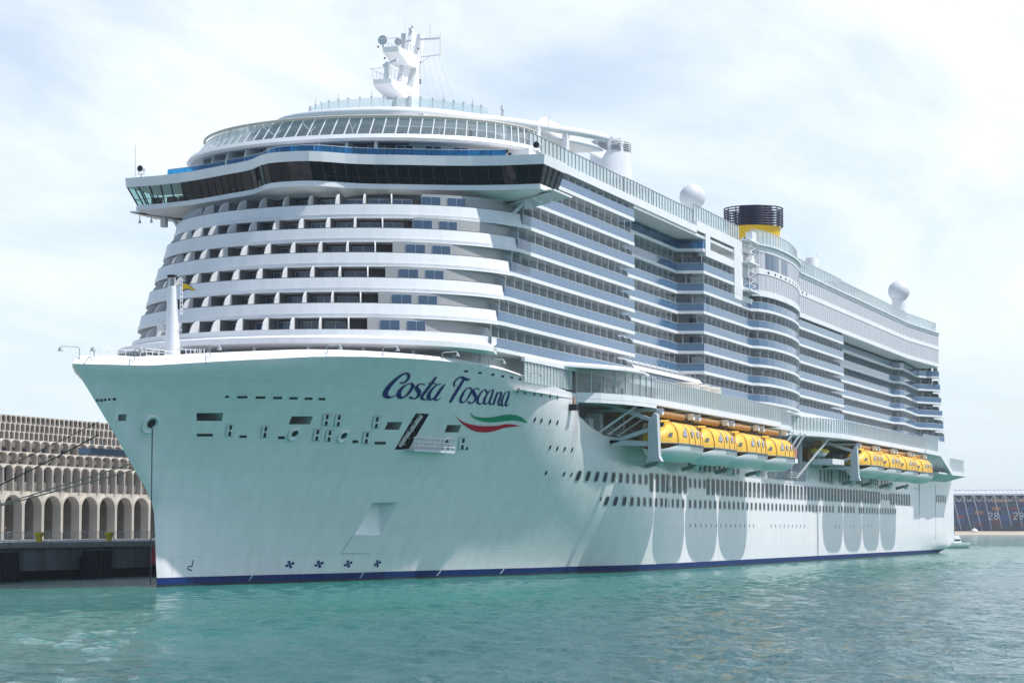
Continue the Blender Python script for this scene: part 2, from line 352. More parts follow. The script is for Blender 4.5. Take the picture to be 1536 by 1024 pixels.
LETTERS = [('C', [(21.27, 19.87, 0.13), (21.39, 19.87, 0.134), (21.57, 19.88, 0.139), (21.75, 19.91, 0.145), (21.89, 19.95, 0.152), (21.96, 20.03, 0.16), (22.0, 20.13, 0.17), (22.01, 20.24, 0.179), (21.99, 20.34, 0.185), (21.94, 20.42, 0.186), (21.85, 20.51, 0.184), (21.74, 20.59, 0.18), (21.61, 20.65, 0.174), (21.48, 20.71, 0.163), (21.32, 20.76, 0.148), (21.16, 20.8, 0.135), (21.0, 20.8, 0.13), (20.86, 20.78, 0.136), (20.72, 20.73, 0.149), (20.59, 20.65, 0.166), (20.47, 20.56, 0.185), (20.36, 20.43, 0.207), (20.25, 20.29, 0.233), (20.16, 20.12, 0.259), (20.09, 19.96, 0.282), (20.04, 19.78, 0.303), (20.01, 19.6, 0.322), (20.0, 19.41, 0.338), (20.01, 19.24, 0.348), (20.06, 19.09, 0.35), (20.12, 18.94, 0.348), (20.21, 18.81, 0.339), (20.33, 18.7, 0.326), (20.48, 18.6, 0.305), (20.68, 18.53, 0.278), (20.88, 18.48, 0.247), (21.07, 18.44, 0.217), (21.24, 18.44, 0.187), (21.41, 18.45, 0.154), (21.57, 18.49, 0.123), (21.71, 18.53, 0.098), (21.84, 18.58, 0.078), (21.95, 18.65, 0.063), (22.04, 18.72, 0.052), (22.1, 18.76, 0.043)]), ('o', [(23.02, 19.93, 0.109), (22.9, 19.9, 0.11), (22.74, 19.87, 0.111), (22.56, 19.81, 0.117), (22.42, 19.74, 0.13), (22.31, 19.65, 0.157), (22.2, 19.53, 0.194), (22.13, 19.4, 0.232), (22.1, 19.27, 0.261), (22.11, 19.15, 0.281), (22.17, 19.01, 0.296), (22.26, 18.88, 0.304), (22.37, 18.77, 0.304), (22.52, 18.68, 0.291), (22.69, 18.59, 0.268), (22.88, 18.53, 0.241), (23.05, 18.5, 0.217), (23.21, 18.5, 0.193), (23.38, 18.54, 0.168), (23.52, 18.59, 0.148), (23.64, 18.67, 0.141), (23.72, 18.77, 0.156), (23.77, 18.9, 0.185), (23.79, 19.04, 0.217), (23.8, 19.18, 0.239), (23.79, 19.3, 0.249), (23.77, 19.43, 0.253), (23.73, 19.56, 0.25), (23.65, 19.66, 0.239), (23.51, 19.75, 0.212), (23.32, 19.83, 0.174), (23.14, 19.89, 0.135), (23.02, 19.93, 0.109)]), ('o', [(23.56, 19.73, 0.043), (23.68, 19.7, 0.041), (23.86, 19.66, 0.038), (24.05, 19.62, 0.035), (24.21, 19.61, 0.033), (24.34, 19.64, 0.032), (24.46, 19.69, 0.032), (24.55, 19.75, 0.032), (24.62, 19.79, 0.033)]), ('s', [(25.59, 19.87, 0.054), (25.44, 19.9, 0.062), (25.22, 19.93, 0.073), (24.99, 19.96, 0.085), (24.8, 19.97, 0.098), (24.64, 19.95, 0.109), (24.5, 19.91, 0.121), (24.39, 19.86, 0.134), (24.33, 19.8, 0.152), (24.31, 19.74, 0.177), (24.32, 19.67, 0.208), (24.38, 19.6, 0.238), (24.48, 19.52, 0.261), (24.67, 19.44, 0.274), (24.91, 19.35, 0.282), (25.16, 19.26, 0.285), (25.36, 19.17, 0.282), (25.5, 19.07, 0.273), (25.61, 18.97, 0.258), (25.68, 18.86, 0.239), (25.7, 18.77, 0.217), (25.67, 18.69, 0.189), (25.59, 18.61, 0.155), (25.48, 18.54, 0.125), (25.33, 18.5, 0.109), (25.13, 18.51, 0.114), (24.87, 18.54, 0.134), (24.63, 18.58, 0.158), (24.46, 18.61, 0.174)]), ('t', [(26.46, 20.65, 0.217), (26.47, 20.54, 0.221), (26.48, 20.39, 0.227), (26.48, 20.21, 0.233), (26.48, 20.04, 0.239), (26.47, 19.88, 0.245), (26.44, 19.7, 0.252), (26.41, 19.53, 0.258), (26.38, 19.36, 0.261), (26.36, 19.2, 0.26), (26.32, 19.04, 0.257), (26.31, 18.9, 0.25), (26.34, 18.78, 0.239), (26.43, 18.69, 0.222), (26.57, 18.61, 0.2), (26.74, 18.55, 0.175), (26.9, 18.52, 0.152), (27.06, 18.5, 0.129), (27.24, 18.5, 0.105), (27.41, 18.52, 0.082), (27.56, 18.55, 0.065), (27.68, 18.6, 0.055), (27.78, 18.68, 0.049), (27.86, 18.76, 0.046), (27.92, 18.81, 0.043)]), ('t', [(25.91, 20.09, 0.087), (26.18, 20.09, 0.087), (26.6, 20.11, 0.087), (27.01, 20.12, 0.087), (27.3, 20.13, 0.087)]), ('a', [(28.18, 20.12, 0.087), (28.04, 20.09, 0.093), (27.85, 20.07, 0.102), (27.65, 20.02, 0.114), (27.5, 19.94, 0.13), (27.39, 19.82, 0.154), (27.3, 19.67, 0.185), (27.24, 19.5, 0.215), (27.22, 19.35, 0.239), (27.24, 19.21, 0.258), (27.29, 19.06, 0.274), (27.38, 18.93, 0.284), (27.48, 18.82, 0.282), (27.62, 18.72, 0.265), (27.8, 18.62, 0.236), (27.98, 18.56, 0.202), (28.14, 18.53, 0.174), (28.29, 18.56, 0.151), (28.44, 18.62, 0.131), (28.57, 18.71, 0.113), (28.69, 18.81, 0.098), (28.77, 18.96, 0.086), (28.84, 19.14, 0.077), (28.89, 19.32, 0.07), (28.92, 19.44, 0.065)]), ('a', [(28.98, 20.14, 0.087), (28.95, 20.08, 0.117), (28.91, 19.99, 0.162), (28.87, 19.88, 0.206), (28.84, 19.75, 0.239), (28.83, 19.59, 0.256), (28.82, 19.41, 0.263), (28.82, 19.22, 0.264), (28.82, 19.06, 0.261), (28.8, 18.94, 0.251), (28.77, 18.84, 0.236), (28.75, 18.76, 0.216), (28.79, 18.69, 0.195), (28.9, 18.63, 0.172), (29.06, 18.58, 0.146), (29.23, 18.55, 0.12), (29.39, 18.55, 0.098), (29.53, 18.6, 0.08), (29.66, 18.68, 0.064), (29.77, 18.77, 0.052), (29.86, 18.83, 0.043)]), ('T', [(31.93, 20.92, 0.239), (31.95, 20.84, 0.243), (31.97, 20.72, 0.248), (31.99, 20.57, 0.255), (32.0, 20.4, 0.261), (32.0, 20.19, 0.268), (32.0, 19.94, 0.276), (32.0, 19.68, 0.281), (32.0, 19.44, 0.282), (32.01, 19.19, 0.275), (32.02, 18.93, 0.262), (32.04, 18.71, 0.248), (32.05, 18.55, 0.239)]), ('T', [(30.91, 20.09, 0.13), (30.83, 20.14, 0.135), (30.72, 20.21, 0.141), (30.61, 20.29, 0.148), (30.54, 20.37, 0.152), (30.51, 20.46, 0.154), (30.51, 20.56, 0.153), (30.54, 20.66, 0.153), (30.6, 20.75, 0.152), (30.69, 20.82, 0.151), (30.81, 20.9, 0.148), (30.96, 20.96, 0.147), (31.15, 20.99, 0.152), (31.37, 20.99, 0.166), (31.64, 20.96, 0.187), (31.91, 20.92, 0.207), (32.15, 20.89, 0.217), (32.36, 20.86, 0.216), (32.54, 20.83, 0.207), (32.7, 20.8, 0.192), (32.84, 20.8, 0.174), (32.96, 20.83, 0.146), (33.07, 20.88, 0.111), (33.16, 20.93, 0.078), (33.23, 20.97, 0.054)]), ('o', [(34.15, 20.09, 0.087), (34.04, 20.05, 0.093), (33.89, 20.01, 0.102), (33.73, 19.94, 0.114), (33.62, 19.84, 0.13), (33.57, 19.71, 0.156), (33.56, 19.54, 0.19), (33.57, 19.36, 0.221), (33.61, 19.2, 0.239), (33.66, 19.06, 0.24), (33.74, 18.92, 0.229), (33.83, 18.8, 0.213), (33.95, 18.71, 0.195), (34.11, 18.63, 0.174), (34.3, 18.58, 0.148), (34.49, 18.55, 0.124), (34.65, 18.55, 0.109), (34.79, 18.59, 0.105), (34.91, 18.66, 0.109), (35.02, 18.76, 0.118), (35.09, 18.87, 0.13), (35.13, 19.01, 0.151), (35.14, 19.18, 0.179), (35.13, 19.34, 0.205), (35.1, 19.49, 0.217), (35.07, 19.61, 0.212), (35.03, 19.73, 0.194), (34.96, 19.83, 0.172), (34.86, 19.91, 0.152), (34.7, 19.98, 0.134), (34.49, 20.03, 0.115), (34.29, 20.06, 0.099), (34.15, 20.09, 0.087)]), ('s', [(36.61, 19.97, 0.054), (36.45, 20.0, 0.059), (36.2, 20.05, 0.067), (35.95, 20.09, 0.076), (35.75, 20.1, 0.087), (35.6, 20.07, 0.1), (35.49, 20.03, 0.116), (35.41, 19.97, 0.133), (35.37, 19.9, 0.152), (35.38, 19.84, 0.174), (35.43, 19.78, 0.2), (35.53, 19.71, 0.223), (35.66, 19.63, 0.239), (35.87, 19.54, 0.247), (36.15, 19.44, 0.248), (36.42, 19.34, 0.246), (36.63, 19.24, 0.239), (36.75, 19.14, 0.227), (36.82, 19.02, 0.211), (36.85, 18.91, 0.192), (36.85, 18.82, 0.174), (36.81, 18.73, 0.152), (36.73, 18.66, 0.128), (36.62, 18.59, 0.108), (36.48, 18.56, 0.098), (36.28, 18.57, 0.103), (36.03, 18.61, 0.12), (35.79, 18.65, 0.139), (35.63, 18.68, 0.152)]), ('c', [(38.31, 19.82, 0.152), (38.19, 19.88, 0.14), (38.01, 19.96, 0.121), (37.82, 20.04, 0.105), (37.66, 20.07, 0.098), (37.51, 20.04, 0.103), (37.38, 19.97, 0.116), (37.27, 19.88, 0.134), (37.19, 19.76, 0.152), (37.16, 19.62, 0.175), (37.17, 19.44, 0.202), (37.2, 19.27, 0.226), (37.26, 19.11, 0.239), (37.35, 18.98, 0.238), (37.46, 18.87, 0.229), (37.59, 18.77, 0.213), (37.74, 18.7, 0.195), (37.93, 18.64, 0.174), (38.14, 18.61, 0.147), (38.36, 18.59, 0.12), (38.55, 18.61, 0.098), (38.74, 18.67, 0.08), (38.92, 18.76, 0.064), (39.08, 18.86, 0.052), (39.19, 18.93, 0.043)]), ('a', [(39.22, 20.13, 0.065), (39.12, 20.1, 0.076), (38.97, 20.05, 0.092), (38.83, 19.99, 0.111), (38.72, 19.9, 0.13), (38.67, 19.76, 0.153), (38.65, 19.6, 0.179), (38.66, 19.43, 0.203), (38.69, 19.27, 0.217), (38.75, 19.13, 0.221), (38.84, 19.0, 0.218), (38.95, 18.88, 0.209), (39.07, 18.78, 0.195), (39.23, 18.71, 0.175), (39.4, 18.66, 0.147), (39.58, 18.63, 0.119), (39.72, 18.64, 0.098), (39.83, 18.7, 0.084), (39.91, 18.79, 0.076), (39.97, 18.91, 0.07), (40.0, 19.03, 0.065), (40.0, 19.17, 0.061), (39.97, 19.32, 0.058), (39.92, 19.47, 0.056), (39.89, 19.57, 0.054)]), ('a', [(39.41, 20.16, 0.13), (39.48, 20.07, 0.144), (39.58, 19.94, 0.163), (39.68, 19.78, 0.182), (39.78, 19.62, 0.195), (39.87, 19.45, 0.202), (39.95, 19.26, 0.205), (40.04, 19.07, 0.203), (40.13, 18.92, 0.195), (40.26, 18.81, 0.179), (40.39, 18.72, 0.156), (40.53, 18.67, 0.131), (40.65, 18.64, 0.109), (40.76, 18.66, 0.089), (40.85, 18.73, 0.071), (40.93, 18.8, 0.055), (40.98, 18.85, 0.043)]), ('n', [(40.55, 19.94, 0.109), (40.6, 19.84, 0.126), (40.68, 19.71, 0.152), (40.77, 19.56, 0.178), (40.86, 19.4, 0.195), (40.95, 19.23, 0.202), (41.06, 19.03, 0.201), (41.16, 18.86, 0.198), (41.23, 18.73, 0.195)]), ('n', [(40.9, 19.24, 0.043), (40.89, 19.35, 0.049), (40.88, 19.5, 0.056), (40.87, 19.66, 0.066), (40.9, 19.79, 0.076), (40.97, 19.87, 0.088), (41.07, 19.94, 0.101), (41.18, 19.97, 0.115), (41.29, 19.98, 0.13), (41.4, 19.94, 0.147), (41.51, 19.88, 0.166), (41.62, 19.78, 0.184), (41.72, 19.67, 0.195), (41.8, 19.51, 0.202), (41.87, 19.31, 0.205), (41.94, 19.12, 0.203), (42.04, 18.96, 0.195), (42.17, 18.84, 0.179), (42.33, 18.73, 0.156), (42.49, 18.65, 0.131), (42.61, 18.62, 0.109), (42.71, 18.65, 0.089), (42.79, 18.73, 0.071), (42.85, 18.83, 0.055), (42.89, 18.89, 0.043)]), ('a', [(42.69, 20.14, 0.054), (42.6, 20.11, 0.064), (42.47, 20.07, 0.077), (42.35, 20.01, 0.092), (42.28, 19.92, 0.109), (42.27, 19.78, 0.128), (42.31, 19.62, 0.151), (42.38, 19.44, 0.172), (42.46, 19.28, 0.185), (42.55, 19.14, 0.187), (42.67, 19.0, 0.183), (42.79, 18.88, 0.174), (42.91, 18.78, 0.163), (43.04, 18.7, 0.147), (43.17, 18.65, 0.126), (43.29, 18.62, 0.104), (43.39, 18.63, 0.087), (43.45, 18.69, 0.075), (43.49, 18.79, 0.067), (43.51, 18.91, 0.06), (43.51, 19.03, 0.054), (43.48, 19.17, 0.05), (43.43, 19.33, 0.047), (43.36, 19.48, 0.045), (43.32, 19.58, 0.043)]), ('a', [(42.93, 20.17, 0.109), (43.0, 20.07, 0.122), (43.1, 19.92, 0.141), (43.22, 19.75, 0.161), (43.32, 19.58, 0.174), (43.41, 19.4, 0.18), (43.48, 19.2, 0.183), (43.56, 19.02, 0.181), (43.65, 18.87, 0.174), (43.76, 18.76, 0.157), (43.9, 18.68, 0.133), (44.02, 18.63, 0.108), (44.12, 18.62, 0.087), (44.19, 18.67, 0.072), (44.23, 18.77, 0.06), (44.27, 18.88, 0.05), (44.29, 18.95, 0.043)])]
SWOOSH_GREEN = ([(37.14, 17.66), (37.43, 17.6), (37.84, 17.5), (38.3, 17.39), (38.77, 17.32), (39.22, 17.28), (39.69, 17.26), (40.18, 17.26), (40.67, 17.27), (41.18, 17.29), (41.71, 17.32), (42.23, 17.37), (42.72, 17.42), (43.19, 17.49), (43.63, 17.56), (44.06, 17.64), (44.49, 17.7), (44.9, 17.74), (45.3, 17.78), (45.71, 17.8), (46.11, 17.8), (46.54, 17.77), (46.97, 17.73), (47.41, 17.67), (47.85, 17.59), (48.33, 17.46), (48.83, 17.29), (49.27, 17.14), (49.59, 17.03)], [(37.14, 17.66), (37.42, 17.57), (37.82, 17.42), (38.28, 17.27), (38.74, 17.15), (39.19, 17.07), (39.66, 17.0), (40.15, 16.94), (40.65, 16.9), (41.16, 16.87), (41.68, 16.84), (42.2, 16.84), (42.72, 16.84), (43.25, 16.87), (43.79, 16.91), (44.31, 16.96), (44.78, 17.01), (45.2, 17.06), (45.59, 17.11), (45.96, 17.15), (46.33, 17.19), (46.7, 17.2), (47.06, 17.2), (47.43, 17.19), (47.82, 17.18), (48.28, 17.14), (48.79, 17.1), (49.26, 17.06), (49.59, 17.03)])
SWOOSH_RED = ([(33.96, 17.47), (34.2, 17.39), (34.54, 17.27), (34.94, 17.14), (35.35, 17.02), (35.77, 16.92), (36.21, 16.81), (36.69, 16.72), (37.19, 16.64), (37.71, 16.57), (38.25, 16.52), (38.81, 16.47), (39.37, 16.44), (39.94, 16.42), (40.5, 16.4), (41.08, 16.39), (41.69, 16.4), (42.35, 16.41), (43.04, 16.44), (43.7, 16.48), (44.29, 16.52), (44.79, 16.59), (45.22, 16.67), (45.65, 16.75), (46.14, 16.79), (46.76, 16.79), (47.46, 16.74), (48.11, 16.69), (48.58, 16.66)], [(33.96, 17.47), (34.32, 17.34), (34.83, 17.16), (35.41, 16.96), (35.99, 16.77), (36.54, 16.62), (37.12, 16.47), (37.7, 16.34), (38.27, 16.21), (38.85, 16.09), (39.43, 15.98), (40.0, 15.89), (40.56, 15.82), (41.1, 15.78), (41.63, 15.76), (42.13, 15.76), (42.62, 15.76), (43.05, 15.78), (43.46, 15.82), (43.86, 15.87), (44.28, 15.94), (44.72, 16.04), (45.17, 16.16), (45.63, 16.29), (46.14, 16.4), (46.76, 16.48), (47.46, 16.56), (48.11, 16.62), (48.58, 16.66)])
SLOTS = [[(0.44, 17.66), (1.58, 17.71), (1.78, 17.51), (0.66, 17.46)], [(2.51, 17.71), (3.58, 17.76), (3.79, 17.56), (2.72, 17.51)], [(4.5, 17.77), (5.54, 17.81), (5.75, 17.61), (4.71, 17.56)], [(6.45, 17.81), (7.42, 17.86), (7.63, 17.66), (6.67, 17.61)], [(8.28, 17.86), (9.24, 17.9), (9.45, 17.7), (8.5, 17.66)], [(10.08, 17.9), (10.99, 17.94), (11.21, 17.74), (10.3, 17.7)], [(11.79, 17.94), (12.61, 17.98), (12.83, 17.77), (12.01, 17.74)], [(1.23, 14.19), (3.01, 14.25), (3.2, 14.01), (1.42, 13.95)], [(6.03, 14.19), (6.82, 14.22), (7.0, 14.0), (6.2, 13.98)], [(10.36, 14.23), (11.12, 14.26), (11.33, 14.01), (10.56, 13.98)], [(20.34, 14.17), (21.12, 14.2), (21.38, 13.93), (20.59, 13.9)], [(23.63, 14.13), (25.26, 14.18), (25.51, 13.92), (23.88, 13.87)], [(36.62, 14.1), (37.51, 14.12), (37.86, 13.82), (36.97, 13.79)], [(40.28, 14.1), (41.1, 14.13), (41.41, 13.85), (40.58, 13.83)], [(30.92, 21.67), (31.72, 21.72), (31.97, 21.53), (31.17, 21.48)], [(33.96, 21.68), (34.71, 21.72), (34.95, 21.55), (34.19, 21.5)], [(36.94, 21.68), (37.57, 21.72), (37.83, 21.53), (37.2, 21.49)], [(39.32, 21.65), (39.96, 21.69), (40.17, 21.49), (39.56, 21.45)], [(41.66, 21.65), (42.34, 21.69), (42.51, 21.49), (41.85, 21.45)], [(43.91, 21.6), (44.58, 21.64), (44.71, 21.44), (44.06, 21.4)], [(-11.1, 16.84), (-10.98, 16.85), (-10.84, 16.62), (-10.97, 16.61)], [(-10.89, 16.85), (-10.78, 16.86), (-10.63, 16.63), (-10.75, 16.62)], [(-10.69, 16.86), (-10.53, 16.87), (-10.37, 16.64), (-10.54, 16.63)], [(-10.43, 16.9), (-10.19, 16.91), (-10.09, 16.71), (-10.3, 16.7)], [(-10.03, 16.95), (-9.8, 16.96), (-9.68, 16.76), (-9.92, 16.75)], [(-9.58, 17.0), (-9.25, 17.01), (-9.12, 16.81), (-9.46, 16.8)]]
MOORING_WINDOWS = [[(-0.33, 16.03), (2.52, 16.14), (3.04, 15.43), (0.16, 15.32)], [(10.33, 16.13), (12.87, 16.23), (13.19, 15.48), (10.62, 15.38)], [(23.71, 16.1), (25.98, 16.19), (26.22, 15.42), (23.97, 15.34)], [(34.2, 16.2), (37.11, 16.32), (37.43, 15.56), (34.52, 15.45)], [(-8.14, 15.61), (-7.28, 15.64), (-7.03, 15.06), (-7.93, 15.02)]]
FAIRLEADS = [[(3.8, 15.19), (4.67, 15.22), (5.42, 14.06), (4.56, 14.03)], [(7.72, 15.19), (8.6, 15.22), (9.36, 14.05), (8.48, 14.02)], [(13.87, 16.56), (14.92, 16.6), (15.89, 15.41), (14.83, 15.38)], [(15.52, 16.56), (16.6, 16.61), (17.57, 15.41), (16.49, 15.37)], [(14.06, 15.12), (15.12, 15.15), (16.02, 13.95), (14.95, 13.92)], [(15.76, 15.09), (16.84, 15.12), (17.74, 13.92), (16.66, 13.88)], [(20.93, 16.6), (22.1, 16.65), (23.07, 15.42), (21.91, 15.38)], [(21.04, 15.07), (22.18, 15.11), (23.08, 13.88), (21.94, 13.85)], [(38.15, 15.07), (39.83, 15.13), (40.88, 13.82), (39.22, 13.77)]]
ROUND = [(12.0, 14.49, 0.62), (18.66, 14.5, 0.62), (35.83, 14.45, 0.55), (-4.32, 14.86, 0.85)]
HAWSE = [(27.24, 17.11), (29.58, 17.15), (29.66, 13.5), (27.39, 13.44)]
POCKET = [(27.9, 8.1), (32.88, 8.14), (32.67, 4.59), (27.57, 4.65)]
POCKET_LINE = [(27.57, 4.65), (26.8, 2.87), (31.57, 2.83)]
PLATFORM = [(27.26, 13.57), (35.91, 13.76), (32.3, 13.72)]
CROSSES = [(19.78, 1.81), (23.95, 1.79), (28.39, 1.76), (33.69, 1.73)]
BULB_MARK = [(5.71, 2.43), (5.59, 1.84), (5.03, 1.81), (4.96, 1.58), (5.62, 1.43)]
PORTHOLES = [(44.77, 20.32), (46.52, 20.27), (48.85, 20.21), (50.62, 20.19), (53.01, 20.17), (55.15, 20.13), (50.8, 17.44), (52.37, 17.39), (54.4, 17.36), (56.26, 17.33), (56.41, 14.55), (58.13, 14.49), (59.91, 14.47), (61.82, 14.45), (58.03, 11.69), (61.93, 11.66), (63.72, 11.62), (74.14, 8.92), (76.1, 8.9)]
NAVLIGHT = (59.36, 19.63)
# ================================================================= the cruise ship
ship = thing('cruise_ship', 'huge white cruise ship with dark blue name on its bow and a yellow funnel', 'cruise ship')
PL = 2.8
ZD = dict(A=43.82, B=40.74, C=37.92, D=35.11, E=32.33, F=29.54, G=26.74, H=23.95)     # undersides of the deck slabs
NOSE = dict(B=36.0, C=28.9, D=26.5, E=24.6, F=22.7, G=20.9)
def front_arc(nose, b=21.0, a=16.7, n=40, full=True):
    """bow-facing curve of a deck from starboard round to port"""
    out = []
    for i in range(n + 1):
        t = -math.pi / 2 + math.pi * i / n
        out.append((nose + a * (1 - math.cos(t)), -b * math.sin(t)))
    return out
BULGE = [(145.5, -21), (146.6, -21.9), (149, -22.6), (152, -22.95), (156, -23.1), (160, -23.1), (164, -22.95), (168, -22.6), (172, -22.1), (175.5, -21.5), (177.6, -21.0)]
def port_path(x0, dz=0.0, low=False):
    st = 311 + dz
    rec = -20.2 if low else -17.5
    return [(x0, -21), (85, -21), (85.05, rec)] + ([(115, rec), (117, rec), (118.2, -21)]) + BULGE + \
        [(213, -21), (213.05, -17.5), (279.5, -17.5), (281, -18.6), (283.5, -19.0), (306.5, -17.8), (309, -19.2), (st, -21.7), (st + 1.6, -21.5), (st + 2.4, -20), (st + 2.4, 0)]
def mirror(path): return [(x, -y) for x, y in reversed(path)]
# ---- hull ----------------------------------------------------------------
def stern_x(z): return lerp_tab([(-2, 312), (0, 320), (1.2, 325), (2.5, 330), (4, 334), (30, 334)], z)
def hull_top(x):
    if x < 62.45: return smooth_tab(ZK, x)
    return lerp_tab([(62.45, 18.5), (62.9, 18.25), (66.6, 17.3), (71.8, 16.5), (76, 16.4), (153.3, 16.4), (153.7, 13.1), (184.5, 13.1), (184.9, 16.4), (500, 16.4)], x)
cols = sorted(set([38.5, 41.5, 44.5, 47.5, 50.5, 53.5, 56.5, 70.3, 74, 78, 82, 87.5, 92.5, 97.5, 104] + [-14.9, -14.6, -14.2, -13.6, -12.8, -11.8, -10.5, -9, -7.3, -5.5, -3.5, -1.5, .8, 3, 5, 7.5, 10, 13, 16, 19, 22, 25, 28, 31, 34, 37, 40, 43, 46, 49, 52, 55, 58, 60.5, 62.4, 62.46, 62.9, 64.6, 66.6, 69, 71.8, 76, 80, 85, 90, 95, 100, 108, 116, 130, 145, 153.3, 153.7, 165, 175, 184.5, 184.9, 200, 230, 260, 290, 305, 318, 326, 334]))
NZ = 44
def hull_vert(i, j):
    X = cols[i]; t = j / NZ
    z = -1.5 + t * (hull_top(X) + 1.5)
    xs = lerp_tab(STEM, z)
    k = max(0.0, 1 - (X + 14.9) / 26.0)
    x = X + (xs + 14.9) * k
    if k > 0: z = -1.5 + t * (hull_top(x) + 1.5); xs = lerp_tab(STEM, z); x = X + (xs + 14.9) * k; z = -1.5 + t * (hull_top(x) + 1.5)
    if i == 0:
        z = -1.5 + t * 21.24; x = lerp_tab(STEM, z); return (x, 0.0, z)
    if X > 300: x = 300 + (X - 300) * (stern_x(z) - 300) / 34.0
    return (x, hull_half(x, max(0, z)), z)
grid = [[hull_vert(i, j) for j in range(NZ + 1)] for i in range(len(cols))]
hb = MB(); vs = []; nj = NZ + 1
for i in range(len(cols)):
    for j in range(nj): x, y, z = grid[i][j]; vs.append((x, -y, z))
for i in range(len(cols)):
    for j in range(nj): x, y, z = grid[i][j]; vs.append((x, y, z))
off = len(cols) * nj; fs = []
for i in range(len(cols) - 1):
    for j in range(NZ):
        a, b, c, d = i * nj + j, (i + 1) * nj + j, (i + 1) * nj + j + 1, i * nj + j + 1
        fs.append((a, b, c, d)); fs.append((d + off, c + off, b + off, a + off))
    fs.append((i * nj + NZ, (i + 1) * nj + NZ, (i + 1) * nj + NZ + off, i * nj + NZ + off))
    fs.append((i * nj, i * nj + off, (i + 1) * nj + off, (i + 1) * nj))
e = (len(cols) - 1) * nj
for j in range(NZ): fs.append((e + j, e + j + off, e + j + 1 + off, e + j + 1))
me = bpy.data.meshes.new('hull'); me.from_pydata(vs, [], fs)
b = bmesh.new(); b.from_mesh(me); bmesh.ops.remove_doubles(b, verts=b.verts, dist=.0005); bmesh.ops.dissolve_degenerate(b, dist=.0005, edges=b.edges); bmesh.ops.recalc_face_normals(b, faces=b.faces)
b.normal_update()
for f in b.faces: f.smooth = abs(f.normal.z) < .75
for ed in b.edges:
    if len(ed.link_faces) == 2 and ed.calc_face_angle(0) > math.radians(35): ed.smooth = False
b.to_mesh(me); b.free()
for k in ('hull', 'shade', 'dark', 'white'): me.materials.append(M[k])
hull = bpy.data.objects.new('hull', me); COL.objects.link(hull); hull.parent = ship
# recesses really cut into the shell
def hp(x, z, out=0.0):
    """point on the port side of the hull, pushed outwards by out"""
    y = hull_half(x, z); e1 = .15
    dx = (hull_half(x + e1, z) - hull_half(x - e1, z)) / (2 * e1); dz = (hull_half(x, z + e1) - hull_half(x, z - e1)) / (2 * e1)
    n = Vector((-dx, 1, -dz)).normalized()       # starboard-side normal (y positive)
    n.x = max(-.95, min(.95, n.x))
    return Vector((x, -y, z)) + Vector((n.x, -n.y, n.z)) * out
cut = MB()
def cutter(q, d_in, d_out=.6, mi=1, inner=None):
    """q: four (x, z) corners; carve straight inboard"""
    P = [hp(x, z) for x, z in q]; yo = min(p.y for p in P) - d_out; yi = max(p.y for p in P) + d_in
    inner = inner or q
    cut.cur = mi
    vs = [(x, yo, z) for x, z in q] + [(x, yi, z) for x, z in inner]
    cut.add(vs, [(0, 1, 2, 3), (7, 6, 5, 4), (0, 4, 5, 1), (1, 5, 6, 2), (2, 6, 7, 3), (3, 7, 4, 0)])
cutter(HAWSE, 1.2, mi=2)
# anchor pocket: shallow at the foot, deeper at the head
PQ = POCKET
Pp = [hp(x, z) for x, z in PQ]
cut.cur = 3
yo = min(p.y for p in Pp) - .8
cut.add([(PQ[0][0], yo, PQ[0][1]), (PQ[1][0], yo, PQ[1][1]), (PQ[2][0], yo, PQ[2][1]), (PQ[3][0], yo, PQ[3][1]),
         (PQ[0][0] + .9, Pp[0].y + 2.1, PQ[0][1] - .1), (PQ[1][0] - .4, Pp[1].y + 2.1, PQ[1][1] - .1), (PQ[2][0] - .3, Pp[2].y + .15, PQ[2][1] + .1), (PQ[3][0] + .3, Pp[3].y + .15, PQ[3][1] + .1)],
        [(0, 1, 2, 3), (7, 6, 5, 4), (0, 4, 5, 1), (1, 5, 6, 2), (2, 6, 7, 3), (3, 7, 4, 0)])
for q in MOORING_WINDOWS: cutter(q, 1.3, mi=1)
co = cut.build('cutter', [M['hull'], M['shade'], M['dark'], M['white']])
md = hull.modifiers.new('cut', 'BOOLEAN'); md.object = co; md.operation = 'DIFFERENCE'; md.solver = 'EXACT'
try: md.material_mode = 'TRANSFER'
except Exception: pass
dg = bpy.context.evaluated_depsgraph_get(); nm = bpy.data.meshes.new_from_object(hull.evaluated_get(dg)); hull.modifiers.clear()
print('hull polys', len(me.polygons), '->', len(nm.polygons), [m.name for m in nm.materials if m])
hull.data = nm; nm.name = 'hull'; bpy.data.objects.remove(co)
# blue boot stripe and dark wet line
def hull_band(z0, z1, out, name, m, x1=None):
    bb = MB(); xs = [x for x in cols if x > .8] ; rows = []
    for sgn in (-1, 1):
        P = []
        for z in (z0, z1):
            row = [(lerp_tab(STEM, z) - out, 0.0, z)]
            for x in [.9, 1.2, 1.6, 2, 2.5] + xs:
                xx = x if x <= 300 else 300 + (x - 300) * (stern_x(z) - 300) / 34.0
                row.append((xx, sgn * (hull_half(xx, z) + out), z))
            row.append((row[-1][0] + out, 0, z)); P.append(row)
        n = len(P[0]); bb.add(P[0] + P[1], [(i, i + 1, i + 1 + n, i + n) for i in range(n - 1)], True)
    return bb.build(name, m, ship)
hull_band(-.6, .18, .09, 'waterline_weed', M['boot'])
hull_band(.1, .82, .07, 'boot_stripe', M['blue'])
